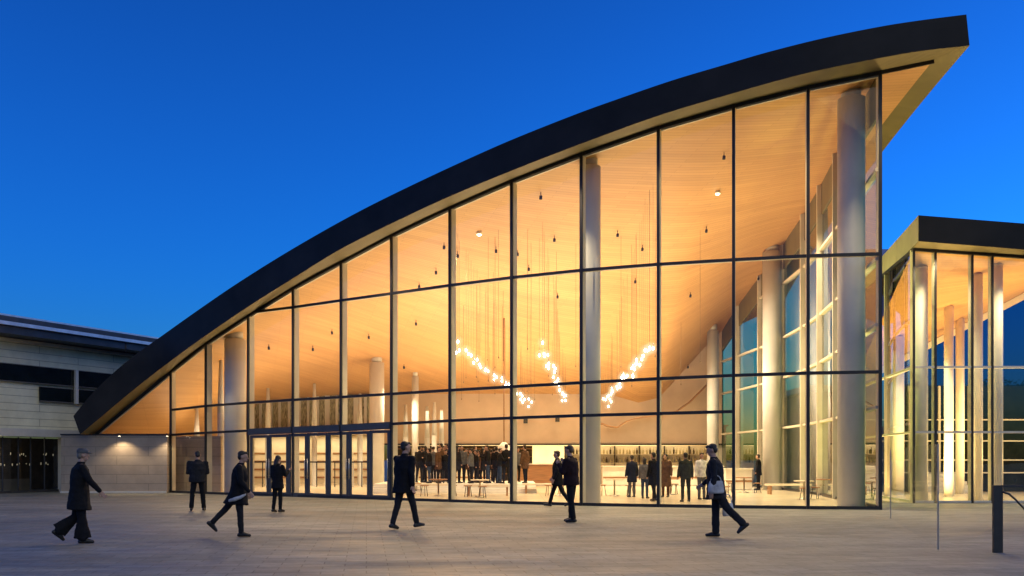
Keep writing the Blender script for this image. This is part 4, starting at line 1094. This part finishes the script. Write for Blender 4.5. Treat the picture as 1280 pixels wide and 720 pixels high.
# bags
bpy.context.view_layer.update()
def bag(name, label, c, size, m, rz=0, handle=True, strap_to=None):
    t = thing(name, label, 'bag', c, rz); w_, dp, hh = size
    mb = MB().loft([(V((0, 0, 0)), V((w_ * .44, 0, 0)), V((0, dp * .45, 0))), (V((0, 0, hh * .12)), V((w_ * .52, 0, 0)), V((0, dp * .55, 0))), (V((0, 0, hh * .6)), V((w_ * .5, 0, 0)), V((0, dp * .45, 0))), (V((0, 0, hh)), V((w_ * .40, 0, 0)), V((0, dp * .16, 0)))])
    remesh(mb, 'pouch', m, .012, 2, .012, t)
    if handle:
        q = MB(); pts = [V((w_ * .32 * math.cos(a), 0, hh * .97 + (strap_to or hh * .45) * math.sin(a))) for a in np.linspace(0, math.pi, 11)]
        for a, b in zip(pts, pts[1:]): q.cap(a, .010, b, .010, 8)
        q.build('handle', m, t)
    return t
pc = p893.location
bag('handbag', 'pale grey handbag held at the front hip of the man walking left', pc + V((-0.06, -0.27, 0.86)), (0.32, 0.14, 0.24), M['c_pale'], R(10))
bag('carrier_bag', 'white carrier bag hanging behind the man walking left', pc + V((0.27, 0.16, 0.40)), (0.24, 0.12, 0.26), M['c_white'], R(15), strap_to=.18)
jk = MB().loft([(V((-.17, -.02, -.05)), V((0, .03, 0)), V((0, 0, .03))), (V((-.06, -.03, -.02)), V((0, .045, 0)), V((0, 0, .04))), (V((.06, -.02, .02)), V((0, .045, 0)), V((0, 0, .035))), (V((.16, 0, .075)), V((0, .03, 0)), V((0, 0, .028)))])
jo = remesh(jk, 'folded_jacket', M['c_pale'], .012, 3, .02); jo.location = p298.location + V((0.06, -0.24, 0.76)); tag(jo, 'pale grey folded jacket carried at the hip of the striding person', 'jacket')

# wide low steps under the crowd
stp = thing('wide_steps', 'wide low pale steps under the dense crowd inside', 'steps', (-2.6, 41.0, 0.012))
for k in range(4):
    MB().box((0, 3.0 + k * 0.30, 0.05 + 0.1 * k), (7.4, 6.0, 0.098)).build('step', M['white'], stp)
# indoor visitors
def indoor(px, fy, label, rz, **kw):
    l, d = spotfeet(px, fy); l.z = 0.014
    return make_person(label, l, rz, detail=False, **kw)
indoor(790, 622, 'visitor in navy coat standing alone right of the grey middle column, inside', R(20), h=1.66, coat='c_navy', pants='c_grey', hem=.2, style='short')
indoor(806, 623.5, 'short visitor in blue jeans between the navy coat and the mullion, inside', R(-30), h=1.55, coat='c_grey', pants='c_blue', style='long')
indoor(817, 627, 'visitor in black coat just left of the mullion, inside', R(40), h=1.75, coat='c_black', pants='c_black', hem=.25, legs=((8, 4, 0), (-10, 6, 6)))
indoor(832, 622, 'visitor in long brown coat just right of the mullion, inside', R(150), h=1.72, coat='c_brown', pants='c_brown', hem=.4, style='long')
indoor(857, 628, 'visitor in olive jacket standing with legs apart, inside', R(10), h=1.74, coat='c_olive', pants='c_olive', legs=((5, 2, 0, .1), (-6, 2, 0, .1)))
indoor(877, 625, 'visitor in white shirt behind the man with two bags, inside', R(-160), h=1.74, coat='c_white', pants='c_grey')
indoor(948, 613, 'visitor in black by the white desk near the side wall, inside', R(60), h=1.75, coat='c_black', pants='c_black', hem=.1)
indoor(963, 612.5, 'visitor in dark red leaning beside the pale column, inside', R(-60), h=1.78, coat='c_red', pants='c_black', lean=8, legs=((20, 6, 0), (-14, 10, 10)), arms=((40, 12, 60), (20, 12, 40)))
protos = []
cr = random.Random(11)
spec = [dict(coat='c_black', pants='c_char', hem=.1), dict(coat='c_char', pants='c_black', style='long', hem=.2), dict(coat='c_grey', pants='c_black', style='bun'), dict(coat='c_brown', pants='c_black', hem=.15), dict(coat='c_black', pants='c_blue', hem=.0, arms=((30, 14, 80, .2), (0, 12, 12)))]
cx_ = [524, 531, 540, 546, 552, 560, 568, 575, 582, 590, 597, 604, 612, 618, 624, 634, 641, 649, 655, 537, 557, 572, 586, 600, 609, 621, 639, 528, 549, 564]
for k, px in enumerate(cx_):
    d = cr.uniform(42.0, 45.6); l = at(px + cr.uniform(-3, 3), HY, d); l.z = 0.42
    sp_ = spec[k % 5]
    lab = 'dark clothed visitor standing in the dense crowd behind the middle glass bays'
    if k < 5:
        o = make_person(lab, l, cr.uniform(0, 6.28), h=cr.uniform(1.66, 1.82), detail=False, group='dense crowd of visitors inside', legs=((4, 4, 0), (-5, 5, 3)), **sp_); protos.append(o)
    else:
        o = copy_tree(protos[k % 5]); o.location = l; o.rotation_euler.z = cr.uniform(0, 6.28); s_ = cr.uniform(.86, 1.08); o.scale = (s_, s_, s_)
# the seated-out couple at the reception side
print('objects', len(COL.objects))
